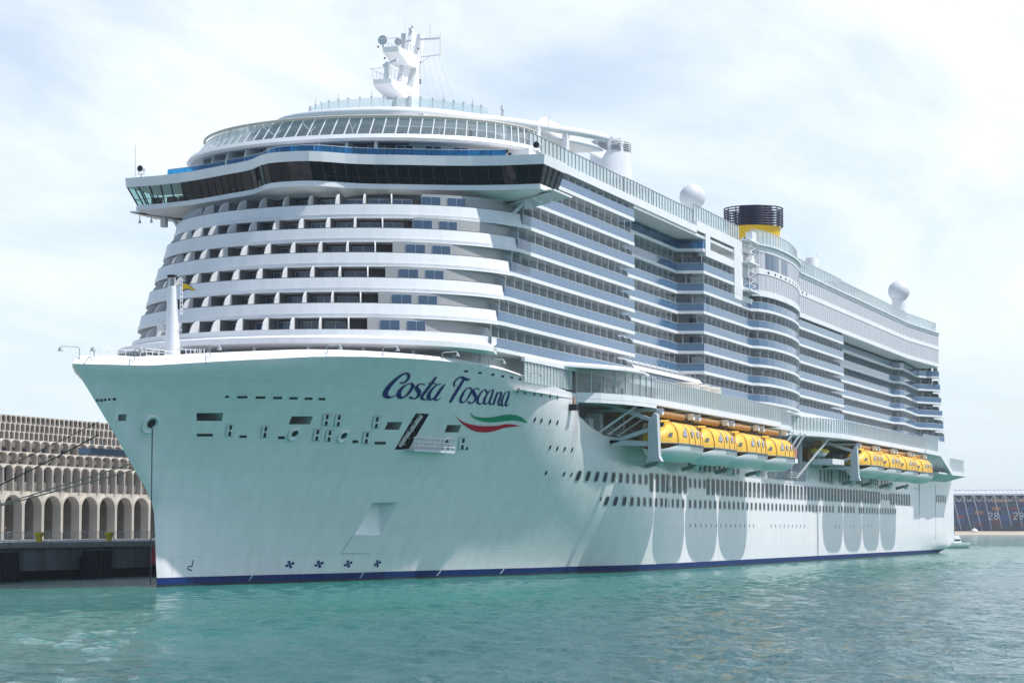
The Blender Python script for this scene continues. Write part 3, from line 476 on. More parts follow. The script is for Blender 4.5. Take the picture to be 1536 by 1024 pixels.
# decals on the shell
def hull_quad(q, out, mb, nseg=1):
    rows = []
    for k in range(nseg + 1):
        t = k / nseg
        for a, b_ in ((q[0], q[1]), (q[3], q[2])): rows.append(hp(a[0] + (b_[0] - a[0]) * t, a[1] + (b_[1] - a[1]) * t, out))
    base = [hp_ - Vector((0, -.05 - out, 0)) for hp_ in rows]
    mb.add(rows, [(2 * k, 2 * k + 2, 2 * k + 3, 2 * k + 1) for k in range(nseg)])
def shrink(q, f):
    cx = sum(p[0] for p in q) / 4; cz = sum(p[1] for p in q) / 4
    return [(cx + (x - cx) * f, cz + (z - cz) * f) for x, z in q]
slot_items = []
for q in SLOTS: slot_items.append((hp(*q[0]), lambda mb, q=q: hull_quad(q, .03, mb, 2)))
many('hull_slot', slot_items, M['dark'], ship)
for q in FAIRLEADS:
    f = MB(); hull_quad(q, .05, f); fo = f.build('fairlead', M['midgrey'], ship)
    i_ = MB(); hull_quad(shrink(q, .82), .07, i_); i_.build('fairlead_plate', M['white'], fo)
    for z0, z1 in ((.58, .92), (.08, .42)):
        def at(u, v): return (q[3][0] + (q[2][0] - q[3][0]) * u + (q[0][0] - q[3][0]) * v, q[3][1] + (q[2][1] - q[3][1]) * u + (q[0][1] - q[3][1]) * v)
        h_ = MB(); hull_quad([at(.34, z1), at(.66, z1), at(.66, z0), at(.34, z0)], .10, h_); h_.build('rope_hole', M['dark'], fo)
def ring_on_hull(x, z, ra, rb, out, n):
    c = hp(x, z, out); t1 = (hp(x + .3, z) - hp(x - .3, z)).normalized(); t2 = (hp(x, z + .3) - hp(x, z - .3)); t2 = (t2 - t1 * t1.dot(t2)).normalized()
    return [c + t1 * (ra * math.cos(2 * math.pi * k / n)) + t2 * (rb * math.sin(2 * math.pi * k / n)) for k in range(n)]
def disc(mb, x, z, r, out, n=16, sx=1.0, sz=1.0):
    P = ring_on_hull(x, z, r * sx, r * sz, out, n)
    mb.add([hp(x, z, out)] + P, [(0, k + 1, (k + 1) % n + 1) for k in range(n)])
for x, z, r in ROUND:
    f = MB(); P = ring_on_hull(x, z, r, r, .06, 20)
    f.tube(P, .13, 6, closed=True); disc(f, x, z, r, .03, 20); fo = f.build('round_fairlead', M['white'], ship)
    g = MB(); disc(g, x + .08 * r, z + .12 * r, r * .55, .07); g.build('fairlead_mouth', M['dark'], fo)
pi_ = [(hp(x, z), lambda mb, x=x, z=z: disc(mb, x, z, .30, .03, 12, .7, 1)) for x, z in PORTHOLES]
pi_ += [((x, -21, 5.8), lambda mb, x=x: disc(mb, x, 5.8, .28, .03, 8, .6, 1)) for x in [113 + 2.75 * i for i in range(14)] + [160 + 2.9 * i for i in range(9)] + [208, 211, 221, 224, 233, 236.5, 240]]
many('porthole', pi_, M['window'], ship)
# cabin windows in the hull
def rwin(mb, x, z0, z1, w, out=.04):
    c = min(w * .35, .2); P = [(x - w / 2 + c, z0), (x + w / 2 - c, z0), (x + w / 2, z0 + c), (x + w / 2, z1 - c), (x + w / 2 - c, z1), (x - w / 2 + c, z1), (x - w / 2, z1 - c), (x - w / 2, z0 + c)]
    mb.add([hp(a, b_, out) for a, b_ in P], [tuple(range(8))])
wins = []; sills = []; surr = []
def row(x0, x1, step, z0, z1, w, sill=None):
    n = int(round((x1 - x0) / step))
    for i in range(n + 1):
        x = x0 + i * (x1 - x0) / max(1, n)
        wins.append(((x, -21, z0), lambda mb, x=x: rwin(mb, x, z0, z1, w, .05)))
        surr.append(((x, -21, z0), lambda mb, x=x: rwin(mb, x, z0 - .13, z1 + .13, w + .28, .03)))
        if sill: sills.append(((x, -21, z0), lambda mb, x=x: rwin(mb, x, z0 + .08, z0 + (z1 - z0) * sill, w * .9, .07)))
row(65.6, 89.6, 2.65, 10.98, 12.1, 1.05); row(92, 110.6, 2.65, 10.1, 12.35, 1.5, .36); row(113.2, 120.6, 2.5, 10.98, 12.1, 1.0)
row(122.6, 248.2, 2.66, 10.1, 12.3, 1.5, .36); row(251, 258.5, 2.5, 10.9, 12.0, 1.0); row(260.6, 280.4, 2.66, 10.05, 12.25, 1.5, .36); row(309.5, 321, 2.3, 11.1, 12.6, .9)
row(76, 109.5, 2.6, 8.2, 9.25, 1.0); row(113, 206, 2.66, 8.2, 9.25, 1.0); row(211, 224, 2.6, 8.2, 9.25, 1.0); row(229, 233, 2.6, 8.2, 9.25, 1.0); row(236, 265, 2.7, 8.2, 9.25, 1.0)
row(112.8, 139.5, 2.67, 13.35, 15.1, 1.1); row(196, 205, 2.8, 13.4, 15.4, 1.0); row(212, 231.5, 2.5, 13.5, 15.7, 1.1); row(240.2, 246.8, 2.6, 13.6, 15.4, 1.0); row(250.9, 257.3, 2.6, 13.5, 15.2, 1.0)
many('hull_window', wins, M['window'], ship); many('window_sill_panel', sills, M['windowgrey'], ship); many('window_surround', surr, M['midgrey'], ship)
# name and swoosh
nb = MB()
for ch, pts in LETTERS:
    rows = []
    for k, (x, z, w) in enumerate(pts):
        a = pts[max(0, k - 1)]; c = pts[min(len(pts) - 1, k + 1)]
        # stretch of the letters along the ship: one image pixel covers more hull length than height
        P0 = hp(a[0], a[1]); P1 = hp(c[0], c[1]); kx = .55
        d = Vector(((P1.x - P0.x) * kx, P1.z - P0.z)); 
        if d.length < 1e-4: d = Vector((0, 1))
        d.normalize(); nrm = Vector((-d.y / kx, d.x))
        rows += [(x + nrm.x * w * .58, z + nrm.y * w * .58), (x - nrm.x * w * .58, z - nrm.y * w * .58)]
    nb = MB(); nb.add([hp(x, z, .05) for x, z in rows], [(2 * k, 2 * k + 2, 2 * k + 3, 2 * k + 1) for k in range(len(pts) - 1)])
    for (x, z, w) in (pts[0], pts[-1]):
        n = 12; P = [hp(x + w * .57 / .55 * math.cos(2 * math.pi * k / n), z + w * .57 * math.sin(2 * math.pi * k / n), .052) for k in range(n)]
        if w > .08: nb.add(P, [tuple(range(n))])
    nb.build('name_letter', M['navy'], ship)
for (t, bt), m in ((SWOOSH_GREEN, 'green'), (SWOOSH_RED, 'red')):
    nb = MB(); n = min(len(t), len(bt))
    rows = []
    for k in range(n):
        a, c = t[k * (len(t) - 1) // (n - 1)], bt[k * (len(bt) - 1) // (n - 1)]
        for v in (0, .33, .67, 1): rows.append(hp(a[0] + (c[0] - a[0]) * v, a[1] + (c[1] - a[1]) * v, .05))
    nb.add(rows, [(4 * k + q, 4 * k + 4 + q, 4 * k + 5 + q, 4 * k + 1 + q) for k in range(n - 1) for q in range(3)])
    nb.build('painted_swoosh', M[m], ship)
def mark_line(name, pts, w, m):
    mb = MB()
    for a, c in zip(pts, pts[1:]):
        n = max(1, int(math.hypot(c[0] - a[0], c[1] - a[1]) / .8)); P = [(a[0] + (c[0] - a[0]) * k / n, a[1] + (c[1] - a[1]) * k / n) for k in range(n + 1)]
        mb.tube([hp(x, z, .02) for x, z in P], w / 2, 4)
    mb.build(name, m, ship)
mark_line('pocket_outline', POCKET_LINE, .09, M['midgrey'])
mark_line('bulb_mark', BULB_MARK, .10, M['navy'])
for x, z in CROSSES:
    mb = MB()
    for a in (25, 115, 205, 295):
        a = math.radians(a); P = []
        for r, da in ((.06, -.9), (.37, -.42), (.42, 0), (.37, .42), (.06, .9)): P.append(hp(x + r / .62 * math.cos(a + da), z + r * math.sin(a + da), .04))
        mb.add(P, [tuple(range(5))])
    mb.build('thruster_mark', M['navy'], ship)
mb = MB()
for k in range(9):
    for dx in (0,): disc(mb, 2.5 + .03 * k, .25 + .28 * k, .07, .05, 6)
mb.build('draft_mark', M['midgrey'], ship)
for dx, zz_ in ((14, .55), (31, .5), (46, .5), (58, .5)):
    mb = MB(); mb.tube([hp(dx, zz_ - .25, .05), hp(dx + .5, zz_ + .3, .05)], .06, 4); mb.build('draft_mark', M['white'], ship)
# weld seams and shell doors aft
for pts in ([(292, 14.8), (292, 3)], [(308, 14.8), (308, 3)], [(286, 13.6), (292, 13.6)]): mark_line('shell_door_seam', pts, .10, M['midgrey'])
# things in the big hawse opening
q = HAWSE
hx0, hx1, hz0, hz1 = HAWSE[0][0], HAWSE[1][0], 13.5, 17.1
mb = MB()
mb.cur = 0
for k in range(5):
    z = hz0 + .4 + .7 * k; y = -hull_half(hx1 - .4, z) + .35; mb.box(hx1 - 1.1, hx1 - .1, y, y + .5, z, z + .45)
mb.bar((hx1 - 1.2, -hull_half(hx1 - 1, 13.9) + .5, 13.8), (hx1 - .5, -hull_half(hx1, 16.8) + .4, 17), .4)
mb.build('anchor_gear', M['steel'], ship)
mb = MB(); y0 = -hull_half(33, 13.7)
def hy(x, z): return -hull_half(x, z)
plat = [(28.9, hy(28.9, 13.5) + .1), (36.9, hy(36.9, 13.5) + .1), (36.9, hy(36.9, 13.5) - 1.1), (28.9, hy(28.9, 13.5) - 1.1)]
mb.prism(plat, 13.3, 13.55)
pr = mb.build('mooring_platform', M['midgrey'], ship)
mb = MB()
for k in range(9):
    t = k / 8; x = plat[3][0] + (plat[2][0] - plat[3][0]) * t; y = plat[3][1] + (plat[2][1] - plat[3][1]) * t
    mb.tube([(x, y, 13.55), (x, y, 14.75)], .05, 5)
for h in (13.9, 14.3, 14.75): mb.tube([(plat[3][0], plat[3][1], h), (plat[2][0], plat[2][1], h)], .045, 5); mb.tube([(plat[2][0], plat[2][1], h), (plat[1][0], plat[1][1], h)], .045, 5)
mb.tube([hp(31.4, 17.0, .1), (34.6, plat[2][1] + .2, 14.4)], .025, 4)
mb.build('handrail', M['white'], pr)
# navigation light box on the shoulder
x, z = NAVLIGHT; p = hp(x, z, 0)
mb = MB(); mb.box(x - .45, x + .45, p.y - .9, p.y, z - .8, z - .1); nl = mb.build('side_light_box', M['dark'], ship)
mb = MB(); mb.tube([(x, p.y - .45, z - .1), (x, p.y - .45, z + .8)], [.2, .14], 8); mb.build('side_light', M['skin'], nl)
# forecastle: bulwark cap leaning inboard
def knuckle(x0, x1, n=40):
    out = []
    for i in range(n + 1):
        u = i / n; x = x0 + (x1 - x0) * u ** 1.8; out.append((x, smooth_tab(YK, x), smooth_tab(ZK, x)))
    return out
K = knuckle(-14.9, 58)
for sgn in (-1, 1):
    mb = MB(); vs = []
    for x, y, z in K:
        h = lerp_tab([(-14.9, .75), (-8, .85), (5, .75), (20, .5), (35, .3), (50, .12), (58, .05)], x); ins = h * 1.0
        k = min(1.0, y / 2.0)
        vs += [(x, sgn * y, z - .02), (x + ins * (1 - k) + .25 * k * ins, sgn * max(0, y - ins * k), z + h), (x + (ins + .3) * (1 - k) + .3 * k * ins, sgn * max(0, y - (ins + .25) * k), z + h - .02), (x + .5, sgn * max(0, y - 1.2 * ins - .5), z - .1)]
    mb.add(vs, [(4 * i + j, 4 * i + 4 + j, 4 * i + 5 + j, 4 * i + 1 + j) for i in range(len(K) - 1) for j in range(3)], False)
    mb.build('bulwark', M['white'], ship)
mb = MB(); poly = [(x + 1.2, -max(.1, hull_half(x + .4, 19.3) - .5)) for x, y, z in K if x > -12]
mb.prism(poly + mirror(poly), 19.3, 20.3); mb.build('foredeck', M['grey'], ship)
# ---- deckhouse below the balconies -----------------------------------------
mb = MB(); fa = front_arc(24.5, 18.3, 19)
core = fa + [(300, -17.2), (300, 17.2)]
mb.prism(fa + [(62, -18.6), (62, 0), (62, 18.6)], 20.5, 24.0)
mb.prism([(62, -16.5), (310, -16.5), (310, 16.5), (62, 16.5)], 12.6, 24.0)
lw = mb.build('lower_deckhouse', M['offwhite'], ship)
items = []
for i, (x, y, nx, ny) in enumerate(walk(front_arc(19.0, 18.2, 19), 5.6, 2)):
    items.append(((x, y, 21), lambda mb, x=x, y=y: mb.box(x - .14, x + .14, y - .14, y + .14, 20.2, 23.7)))
many('deck_pillar', items, M['white'], ship)
for i, (x, y, nx, ny) in enumerate(walk(front_arc(24.4, 18.0, 19), 4.3, 1.5)):
    if i % 2: continue
    mb = MB(); mb.box(x - .5, x + .5, y - .5, y + .5, 20.9 + (i % 3) * .2, 22.0 + (i % 3) * .3); mb.build('deck_locker', M['grey' if i % 4 else 'midgrey'], ship)
# flange ring (H deck) round the front
H0 = front_arc(15.6, 21.0, 18.5); H1 = front_arc(18.6, 20.6, 17.5)
mb = MB(); n = len(H0)
prof = [(H1, 25.35, 0), (H1, 24.75, 0), (H0, 24.3, 0), (H0, 23.75, 0), (H1, 23.55, 0)]
vs = [(x, y, z) for P, z, _ in prof for x, y in P]
mb.add(vs, [(k * n + i, k * n + i + 1, (k + 1) * n + i + 1, (k + 1) * n + i) for k in range(4) for i in range(n - 1)])
mb.prism(H1, 23.6, 24.2)
mb.build('front_flange', M['white'], ship)
# ---- decks, parapets, glass, dividers ---------------------------------------
divs = []; fins = []; doors = []; doorframes = []
decks = ['B', 'C', 'D', 'E', 'F', 'G']
slab_top = {}
for d in decks + ['H']:
    z0 = ZD[d]; low = d in ('H',)
    dz = {'B': -1.5, 'C': 0, 'D': 1.2, 'E': 2.4, 'F': 3.6, 'G': 4.8, 'H': 6.0}[d]
    nose = NOSE.get(d, 18.8)
    fa = front_arc(nose) if d not in 'BH' else H1 if d == 'H' else front_arc(nose, 21, 9.3)
    jx = fa[-1][0]
    pp = port_path(jx, dz, low)
    full = fa + pp[1:]
    path = [p for i, p in enumerate(full) if i == 0 or (abs(p[0] - full[i - 1][0]) + abs(p[1] - full[i - 1][1])) > .01]
    star = mirror([p for p in pp[1:] if p[1] < 0])
    mb = MB(); mb.prism(path + star, z0, z0 + .40); mb.build('deck_slab', M['white'], ship)
    # setback wall
    inn = [p for p in offset(fa, -4.2)]
    inn = [(max(x, nose + 4.2), y) for x, y in inn]
    side_in = offset(pp, -2.0)
    mb = MB(); zt = z0 + (2.8 if d != 'B' else 3.1)
    sidep = [p for p in side_in if p[0] > inn[-1][0] + .5]
    yt_ = {'B': -9.8, 'C': -12.2, 'D': -12.0, 'E': -11.9, 'F': -11.6, 'G': -11.2, 'H': -11.0}[d]
    ny_ = next((i for i, p in enumerate(inn) if p[1] < yt_), len(inn) // 2)
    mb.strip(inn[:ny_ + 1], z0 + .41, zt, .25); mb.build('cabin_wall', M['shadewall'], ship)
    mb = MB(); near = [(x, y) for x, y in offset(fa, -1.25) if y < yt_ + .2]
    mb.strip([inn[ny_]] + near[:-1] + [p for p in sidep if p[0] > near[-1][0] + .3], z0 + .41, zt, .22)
    mb.build('cabin_wall', M['wallshaded'], ship)
    gx = {'B': 45.2, 'C': 43.56, 'D': 41.73, 'E': 39.72, 'F': 37.72, 'G': 35.8, 'H': 33.8}[d]
    # white parapet round the front, cut where the glass begins
    if d not in ('B',):
        fp = [p for p in fa if not (p[1] < 0 and p[0] > gx - .2)]
        if d != 'H': fp.append((gx, -21 * math.sqrt(max(0, 1 - (1 - (gx - nose) / 16.7) ** 2))))
        mb = MB()
        if d != 'H':
            mb.strip(fp, z0 - .02, z0 + 1.48, .12, lean=.34, out=.03)
            mb.build('balcony_parapet', M['white'], ship)
            m2 = MB(); m2.strip(fp, z0 + 1.49, z0 + 1.55, .10, out=-.32); m2.build('handrail', M['post'], ship)
    # glass band down the port side
    gp = [p for p in path if p[1] < 0 and p[0] >= gx - .01 and path.index(p) > len(fa) * .5]
    gp = [(gx, -21 * math.sqrt(max(0, 1 - (1 - (gx - nose) / 16.7) ** 2)) if d != 'H' else -20.9)] + gp
    gp = [p for p in gp if p[1] < -2]
    mb = MB(); mb.strip(gp, z0 + .41, z0 + 1.42, .05, out=-.02); rg = mb.build('balcony_glass', M['railglass'], ship)
    m2 = MB(); m2.strip(gp, z0 + 1.421, z0 + 1.475, .08, out=0); m2.build('glass_rail', M['postpale'], rg)
    # dividers between the balconies
    zf = z0 + .41; zc = z0 + (2.8 if d != 'B' else 3.08)
    dp = [p for p in gp]
    for k, (x, y, nx, ny) in enumerate(walk(dp, 2.68, .4)):
        if nx > .5: continue
        def dv(mb, x=x, y=y, nx=nx, ny=ny, zf=zf, zc=zc):
            prof = [(.12, zf), (.12, zf + 1.2), (.2, zf + 1.62), (.42, zf + 1.88), (.8, zf + 1.98), (2.0, zf + 1.98), (2.0, zf)]
            tx, ty = -ny * .05, nx * .05
            A = [(x - nx * u + tx, y - ny * u + ty, z) for u, z in prof]; B_ = [(x - nx * u - tx, y - ny * u - ty, z) for u, z in prof]; n = len(prof)
            mb.add(A + B_, [tuple(range(n)), tuple(range(2 * n - 1, n - 1, -1))] + [(i, (i + 1) % n, (i + 1) % n + n, i + n) for i in range(n)])
            mb.cur = 1; mb.bar((x - nx * .10, y - ny * .10, zf), (x - nx * .10, y - ny * .10, zc), .07); mb.cur = 0
        divs.append(((x, y, zf), dv))
    for k, (x, y, nx, ny) in enumerate(walk(dp, 2.68, 1.7)):
        r = random.random()
        if nx > .5: continue
        def dd(mb, x=x, y=y, nx=nx, ny=ny, zf=zf, r=r):
            tx, ty = -ny, nx; o = 1.97
            mb.cur = 0 if r < .6 else 1
            for s_, e_ in ((-1.0, -.02), (.02, 1.0)):
                mb.add([(x - nx * o + tx * s_, y - ny * o + ty * s_, zf + .05), (x - nx * o + tx * e_, y - ny * o + ty * e_, zf + .05), (x - nx * o + tx * e_, y - ny * o + ty * e_, zf + 2.1), (x - nx * o + tx * s_, y - ny * o + ty * s_, zf + 2.1)], [(0, 1, 2, 3)])
        doors.append(((x, y, zf), dd))
    # front cabins
    if d == 'B': continue
    for k, (x, y, nx, ny) in enumerate(walk(fa, 3.05, 1.0)):
        if y < -20.6: continue
        iy = y
        if y > yt_ + .2 and y < 19.5:
            def fv(mb, x=x, y=y, nx=nx, ny=ny, zf=zf, zc=zc):
                prof = [(.40, zf), (.55, zf + 1.1), (.85, zf + 1.75), (1.15, zc - .3), (1.7, zc - .01), (1.95, zc - .01), (1.95, zf)]
                tx, ty = -ny * .07, nx * .07; n = len(prof)
                A = [(x - nx * u + tx, y - ny * u + ty, z) for u, z in prof]; B_ = [(x - nx * u - tx, y - ny * u - ty, z) for u, z in prof]
                mb.add(A + B_, [tuple(range(n)), tuple(range(2 * n - 1, n - 1, -1))] + [(i, (i + 1) % n, (i + 1) % n + n, i + n) for i in range(n)])
                mb.cur = 1; ux, uy = -ny * .03, nx * .03; q4 = [(1.96, zf), (4.18, zf), (4.18, zc - .01), (1.96, zc - .01)]
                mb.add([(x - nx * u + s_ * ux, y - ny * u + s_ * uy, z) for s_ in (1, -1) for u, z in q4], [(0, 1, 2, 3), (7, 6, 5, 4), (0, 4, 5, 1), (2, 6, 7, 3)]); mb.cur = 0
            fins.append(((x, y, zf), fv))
    for k, (x, y, nx, ny) in enumerate(walk(fa, 3.05, 2.5)):
        if y > 19 or y < -18.6 or (y < yt_ and k % 3 == 1): continue
        def fd(mb, x=x, y=y, nx=nx, ny=ny, zf=zf, k=k, yt_=yt_):
            tx, ty = -ny, nx; o = 4.17 if y > yt_ else 1.22
            for s_, e_, z1, mi in ((-1.12, 1.05, 2.17, 3), (-1.05, -.06, 2.1, 0), (0.02, .98, 2.1, 0)):
                oo = o - (0 if mi == 3 else .03); mb.cur = mi
                mb.add([(x - nx * oo + tx * s_, y - ny * oo + ty * s_, zf + .02), (x - nx * oo + tx * e_, y - ny * oo + ty * e_, zf + .02), (x - nx * oo + tx * e_, y - ny * oo + ty * e_, zf + z1), (x - nx * oo + tx * s_, y - ny * oo + ty * s_, zf + z1)], [(0, 1, 2, 3)])
        doors.append(((x, y, zf), fd))
many('balcony_divider', divs, [M['divider'], M['postpale']], ship)
many('balcony_fin', fins, [M['fin'], M['finshade']], ship)
many('balcony_door', doors, [M['door'], M['doorpale'], M['white'], M['midgrey']], ship)
# middle of the ship, one dark body so nothing shows through
mb = MB(); mb.prism(front_arc(36, 16, 12) + [(300, -14.2), (300, 14.2)], 23.5, 45.0); mb.build('inner_deckhouse', M['wall'], ship)
# lounge panel walls on the port quarter of the front (flush walls, pale windows)
# ---- A deck: side balconies at its height run under the top fascia -----------
zA = ZD['A']
pa = [(44.5, -21), (85, -21), (85.05, -17.5), (117, -17.5), (118.1, -20.95), (119.15, -20.95)]
mb = MB(); mb.prism(pa + [(119.15, 21), (44.5, 21)], zA, zA + .42); mb.build('deck_slab', M['white'], ship)
mb = MB(); mb.strip(pa[:2], zA + .43, zA + 1.42, .05, out=-.02); rg = mb.build('balcony_glass', M['railglass'], ship)
mb = MB(); mb.strip(pa[2:], zA + .43, zA + 1.42, .05, out=-.02); mb.build('balcony_glass', M['blueglass'], ship)
mb = MB(); mb.strip([(45, -18.9), (84.9, -18.9), (84.9, -15.2), (119.5, -15.2)], zA + .43, 46.1, .25); mb.build('cabin_wall', M['wall'], ship)
ai = []
for x in [45.8 + 2.68 * i for i in range(15)]:
    ai.append(((x, -20, zA), lambda mb, x=x: mb.box(x - .05, x + .05, -20.85, -18.9, zA + .43, zA + 2.0)))
for x in [88 + 4.2 * i for i in range(7)]:
    ai.append(((x, -17, zA), lambda mb, x=x: (mb.box(x - .15, x + .15, -17.3, -16.2, zA + .43, 46.0))))
many('balcony_divider', ai, M['divider'], ship)
# ---- top fascia ----------------------------------------------------------------
mb = MB()
mb.strip([(45, -21), (114.6, -21)], 46.0, 46.95, 2.4, out=.05)
mb.strip([(114.6, -21), (146.5, -21)], 46.35, 47.7, 2.4, out=.06)
tf = mb.build('top_fascia', M['white'], ship)
mb = MB(); mb.prism([(45, -19), (310, -19), (310, 19), (45, 19)], 46.1, 46.5); mb.build('sun_deck', M['offwhite'], ship)
mb = MB(); mb.prism([(85, -20.9), (146, -20.9), (146, -15), (85, -15)], 45.6, 46.0); mb.build('soffit', M['offwhite'], ship)
# white frame with the two openings
mb = MB()
mb.box(119.2, 121.7, -21.05, -20.0, 43.3, 46.34)
mb.box(121.71, 135.19, -21.04, -20.0, 43.3, 44.35)
mb.box(135.2, 140.2, -21.06, -19.0, 39.7, 46.34)
mb.box(140.21, 146.2, -20.55, -19.0, 39.7, 46.3)
mb.box(135.2, 146.2, -21.04, -18.6, 38.9, 39.69)
fr = mb.build('side_frame', M['white'], ship)
mb = MB(); mb.box(121.7, 135.2, -18.4, -18.1, 43.15, 46.4); mb.box(119.4, 136, -20.9, -18.1, 44.0, 44.3); mb.build('terrace_wall', M['offwhite'], fr)
mb = MB()
for z in (44.65, 44.95, 45.3): mb.bar((121.7, -20.5, z), (135.2, -20.5, z), .05)
for k in range(10): mb.bar((121.9 + 1.45 * k, -20.5, 44.35), (121.9 + 1.45 * k, -20.5, 45.3), .05)
mb.build('handrail', M['white'], fr)
# lattice of the window-cleaning gantry beside the bulge
mb = MB()
for x in (140.9, 144.6):
    for y in (-21.9, -20.9): mb.bar((x, y, 40.3), (x, y, 48.6), .12)
for k in range(9):
    z = 40.6 + k * .95
    mb.bar((140.9, -21.9, z), (144.6, -21.9, z), .08); mb.bar((140.9, -21.9, z), (144.6, -21.9, z + .95 if k < 8 else z), .06)
    mb.bar((140.9, -20.9, z), (140.9, -21.9, z), .08); mb.bar((144.6, -20.9, z), (144.6, -21.9, z), .08)
for z in (40.4, 44.6, 47.9): mb.box(139.9, 145.4, -22.3, -20.6, z, z + .25)
mb.box(141.5, 144, -22.2, -21.2, 48.2, 49.4); mb.box(141.8, 143.5, -22.0, -21.2, 45.0, 45.9)
mb.build('gantry_lattice', M['white'], ship)
# ---- top block from the bulge aft ------------------------------------------------
blk = [(145.9, -21)] + BULGE[1:] 
top_path = [(177.7, -21), (213, -21), (277, -21.0), (304, -22.8), (306.5, -21.5), (307, -15), (307, 15)]
items_ = [(blk, 40.25, 41.1, 'white', .12), (blk, 41.1, 43.62, 'panel', .02), (blk, 43.62, 44.45, 'white', .1), (blk, 44.45, 46.95, 'panel', .02), (blk, 46.95, 47.9, 'white', .1), (blk, 47.9, 48.1, 'white', .5),
          (top_path, 39.85, 40.55, 'white', .12), (top_path, 40.55, 43.5, 'panel', .02), (top_path, 43.5, 44.25, 'white', .1), (top_path, 44.25, 46.5, 'panel', .02), (top_path, 46.5, 47.0, 'white', .1), (top_path, 47.0, 47.2, 'white', .4)]
for P, z0, z1, m, o in items_:
    mb = MB(); mb.strip(P, z0, z1, .5, out=o); mb.build('fascia_band' if m == 'white' else 'cladding_band', M[m], ship)
mb = MB(); mb.prism([(213, -21)] + [(277, -21), (304, -22.8), (307, -21)] + [(307, 21), (213, 21)], 39.86, 40.2); mb.prism([(146, -20.9), (150, -22.5), (160, -22.9), (172, -22), (178, -20.9), (213, -20.9), (213, 20), (146, 20)], 40.3, 40.5); mb.build('soffit', M['offwhite'], ship)
seams = []
for P, z0, z1 in ((blk, 41.1, 43.62), (blk, 44.45, 46.95), (top_path[:4], 40.55, 43.5), (top_path[:4], 44.25, 46.5)):
    for k, (x, y, nx, ny) in enumerate(walk(P, 1.55, .2)):
        seams.append(((x, y, z0), lambda mb, x=x, y=y, nx=nx, ny=ny, z0=z0, z1=z1: mb.bar((x + nx * .02, y + ny * .02, z0), (x + nx * .02, y + ny * .02, z1), .07)))
many('cladding_mullion', seams, M['midgrey'], ship)
mb = MB()
for a, c_ in ((150.5, 154.5), (158.3, 160.6)):
    P = [p for p in subpath(blk, a - 2, c_)]
    if len(P) > 1: mb.strip(P, 44.5, 46.9, .05, out=.05)
mb.build('mirror_window', M['door'], ship)
for x in [149, 152, 155.2, 158.5, 161.5, 164.5, 167.5, 170.5, 179.5, 182.5]:
    P = subpath(blk + top_path, x, x + .8); mb = MB(); mb.strip(P, 43.85, 44.15, .05, out=.13); mb.build('vent_slot', M['window'], ship)
# ---- glass wind screens along the top edge ------------------------------------------
def screen(P, z0, z1, step=1.35, post='posts', wob=0, name='wind_screen', pw=.07, glass='clear'):
    mb = MB()
    for x, y, nx, ny in walk(P, step, .02): mb.bar((x, y, z0), (x, y, z1), pw)
    mb.strip(P, z1 - .02, z1 + .05, .07)
    fo = mb.build(name, M[post], ship)
    mb = MB(); mb.strip(P, z0 + .02, z1 - .03, .04, out=-.05); mb.build('glass_pane', M[glass], fo)
screen([(46.5, -20.6), (82, -20.6)], 46.9, 49.0); screen([(82, -20.6), (95, -20.6)], 46.9, 49.1); screen([(95, -20.6), (114.5, -20.6)], 46.9, 49.1)
screen([(114.6, -20.6), (140, -20.6)], 47.65, 50.0); screen([(145.9, -20.9)] + offset(BULGE[1:], -.3), 48.05, 50.3, 1.5, 'postpale')
screen([(177.9, -20.8), (213, -20.8)], 47.2, 49.5, 1.3, 'postpale'); screen([(213, -20.8), (277, -20.8)], 47.2, 49.3, 1.3, 'postpale'); screen([(277, -20.8), (303.5, -22.5), (306, -21)], 47.2, 49.2, 1.5, 'postpale')
# ---- promenade deck with its outboard gallery ----------------------------------------
prom = [(43.7, -21), (61.5, -21), (64, -23.2), (68, -24.8), (73, -25.6), (78, -25.8), (143.5, -25.8), (143.55, -24.3), (155, -24.3), (160, -23.6), (164.5, -22.2), (166, -21.0), (170, -21.2), (174, -22.3), (180, -24.0), (187, -25.3), (194, -25.8), (268, -25.8), (286, -25.8), (286.5, -19)]
mb = MB(); mb.prism(prom + [(286.5, 21), (43.7, 21)], 20.25, 20.32)
mb.build('promenade_deck', M['offwhite'], ship)
mb = MB(); mb.strip(prom[1:-1], 20.33, 21.05, .35, out=.03); mb.strip(prom[1:6], 19.9, 20.3, .3, out=.02); mb.build('promenade_edge', M['white'], ship)
screen([(44, -20.9), (60.5, -20.9)], 21.2, 23.45, 1.1, 'postpale', glass='clear')
screen(prom[1:6], 21.05, 23.6, 2.0, 'postpale', name='gallery_glazing', pw=.13, glass='lounge')
screen(offset(prom[5:7], -.15), 21.05, 23.35, 1.05, 'postpale', pw=.14)
screen(offset(prom[7:12], -.15), 21.05, 23.0, 1.05, 'postpale', pw=.12)
screen(offset(prom[12:18], -.15), 21.05, 23.3, 1.15, 'postpale', pw=.14)
screen([(268, -25.5), (286, -25.5)], 20.9, 24.1, 1.3, 'postpale', pw=.14)
mb = MB(); gal = [(56, -20.5), (59, -22), (62.5, -23.8), (67, -25.4), (72, -26), (77, -25.2), (82, -22.8), (84, -20)]
mb.prism(gal, 23.75, 24.0); g2 = [(57.5, -20.5), (60.5, -22), (63.5, -23.2), (67, -24.6), (72, -25.1), (76, -24.4), (80.5, -22.3), (82, -20)]
mb.prism(g2, 24.0, 24.35); mb.build('gallery_roof', M['white'], ship)
mb = MB(); mb.strip([(62, -19.5), (84, -19.5)], 20.3, 24, .2); mb.build('gallery_wall', M['grey'], ship)
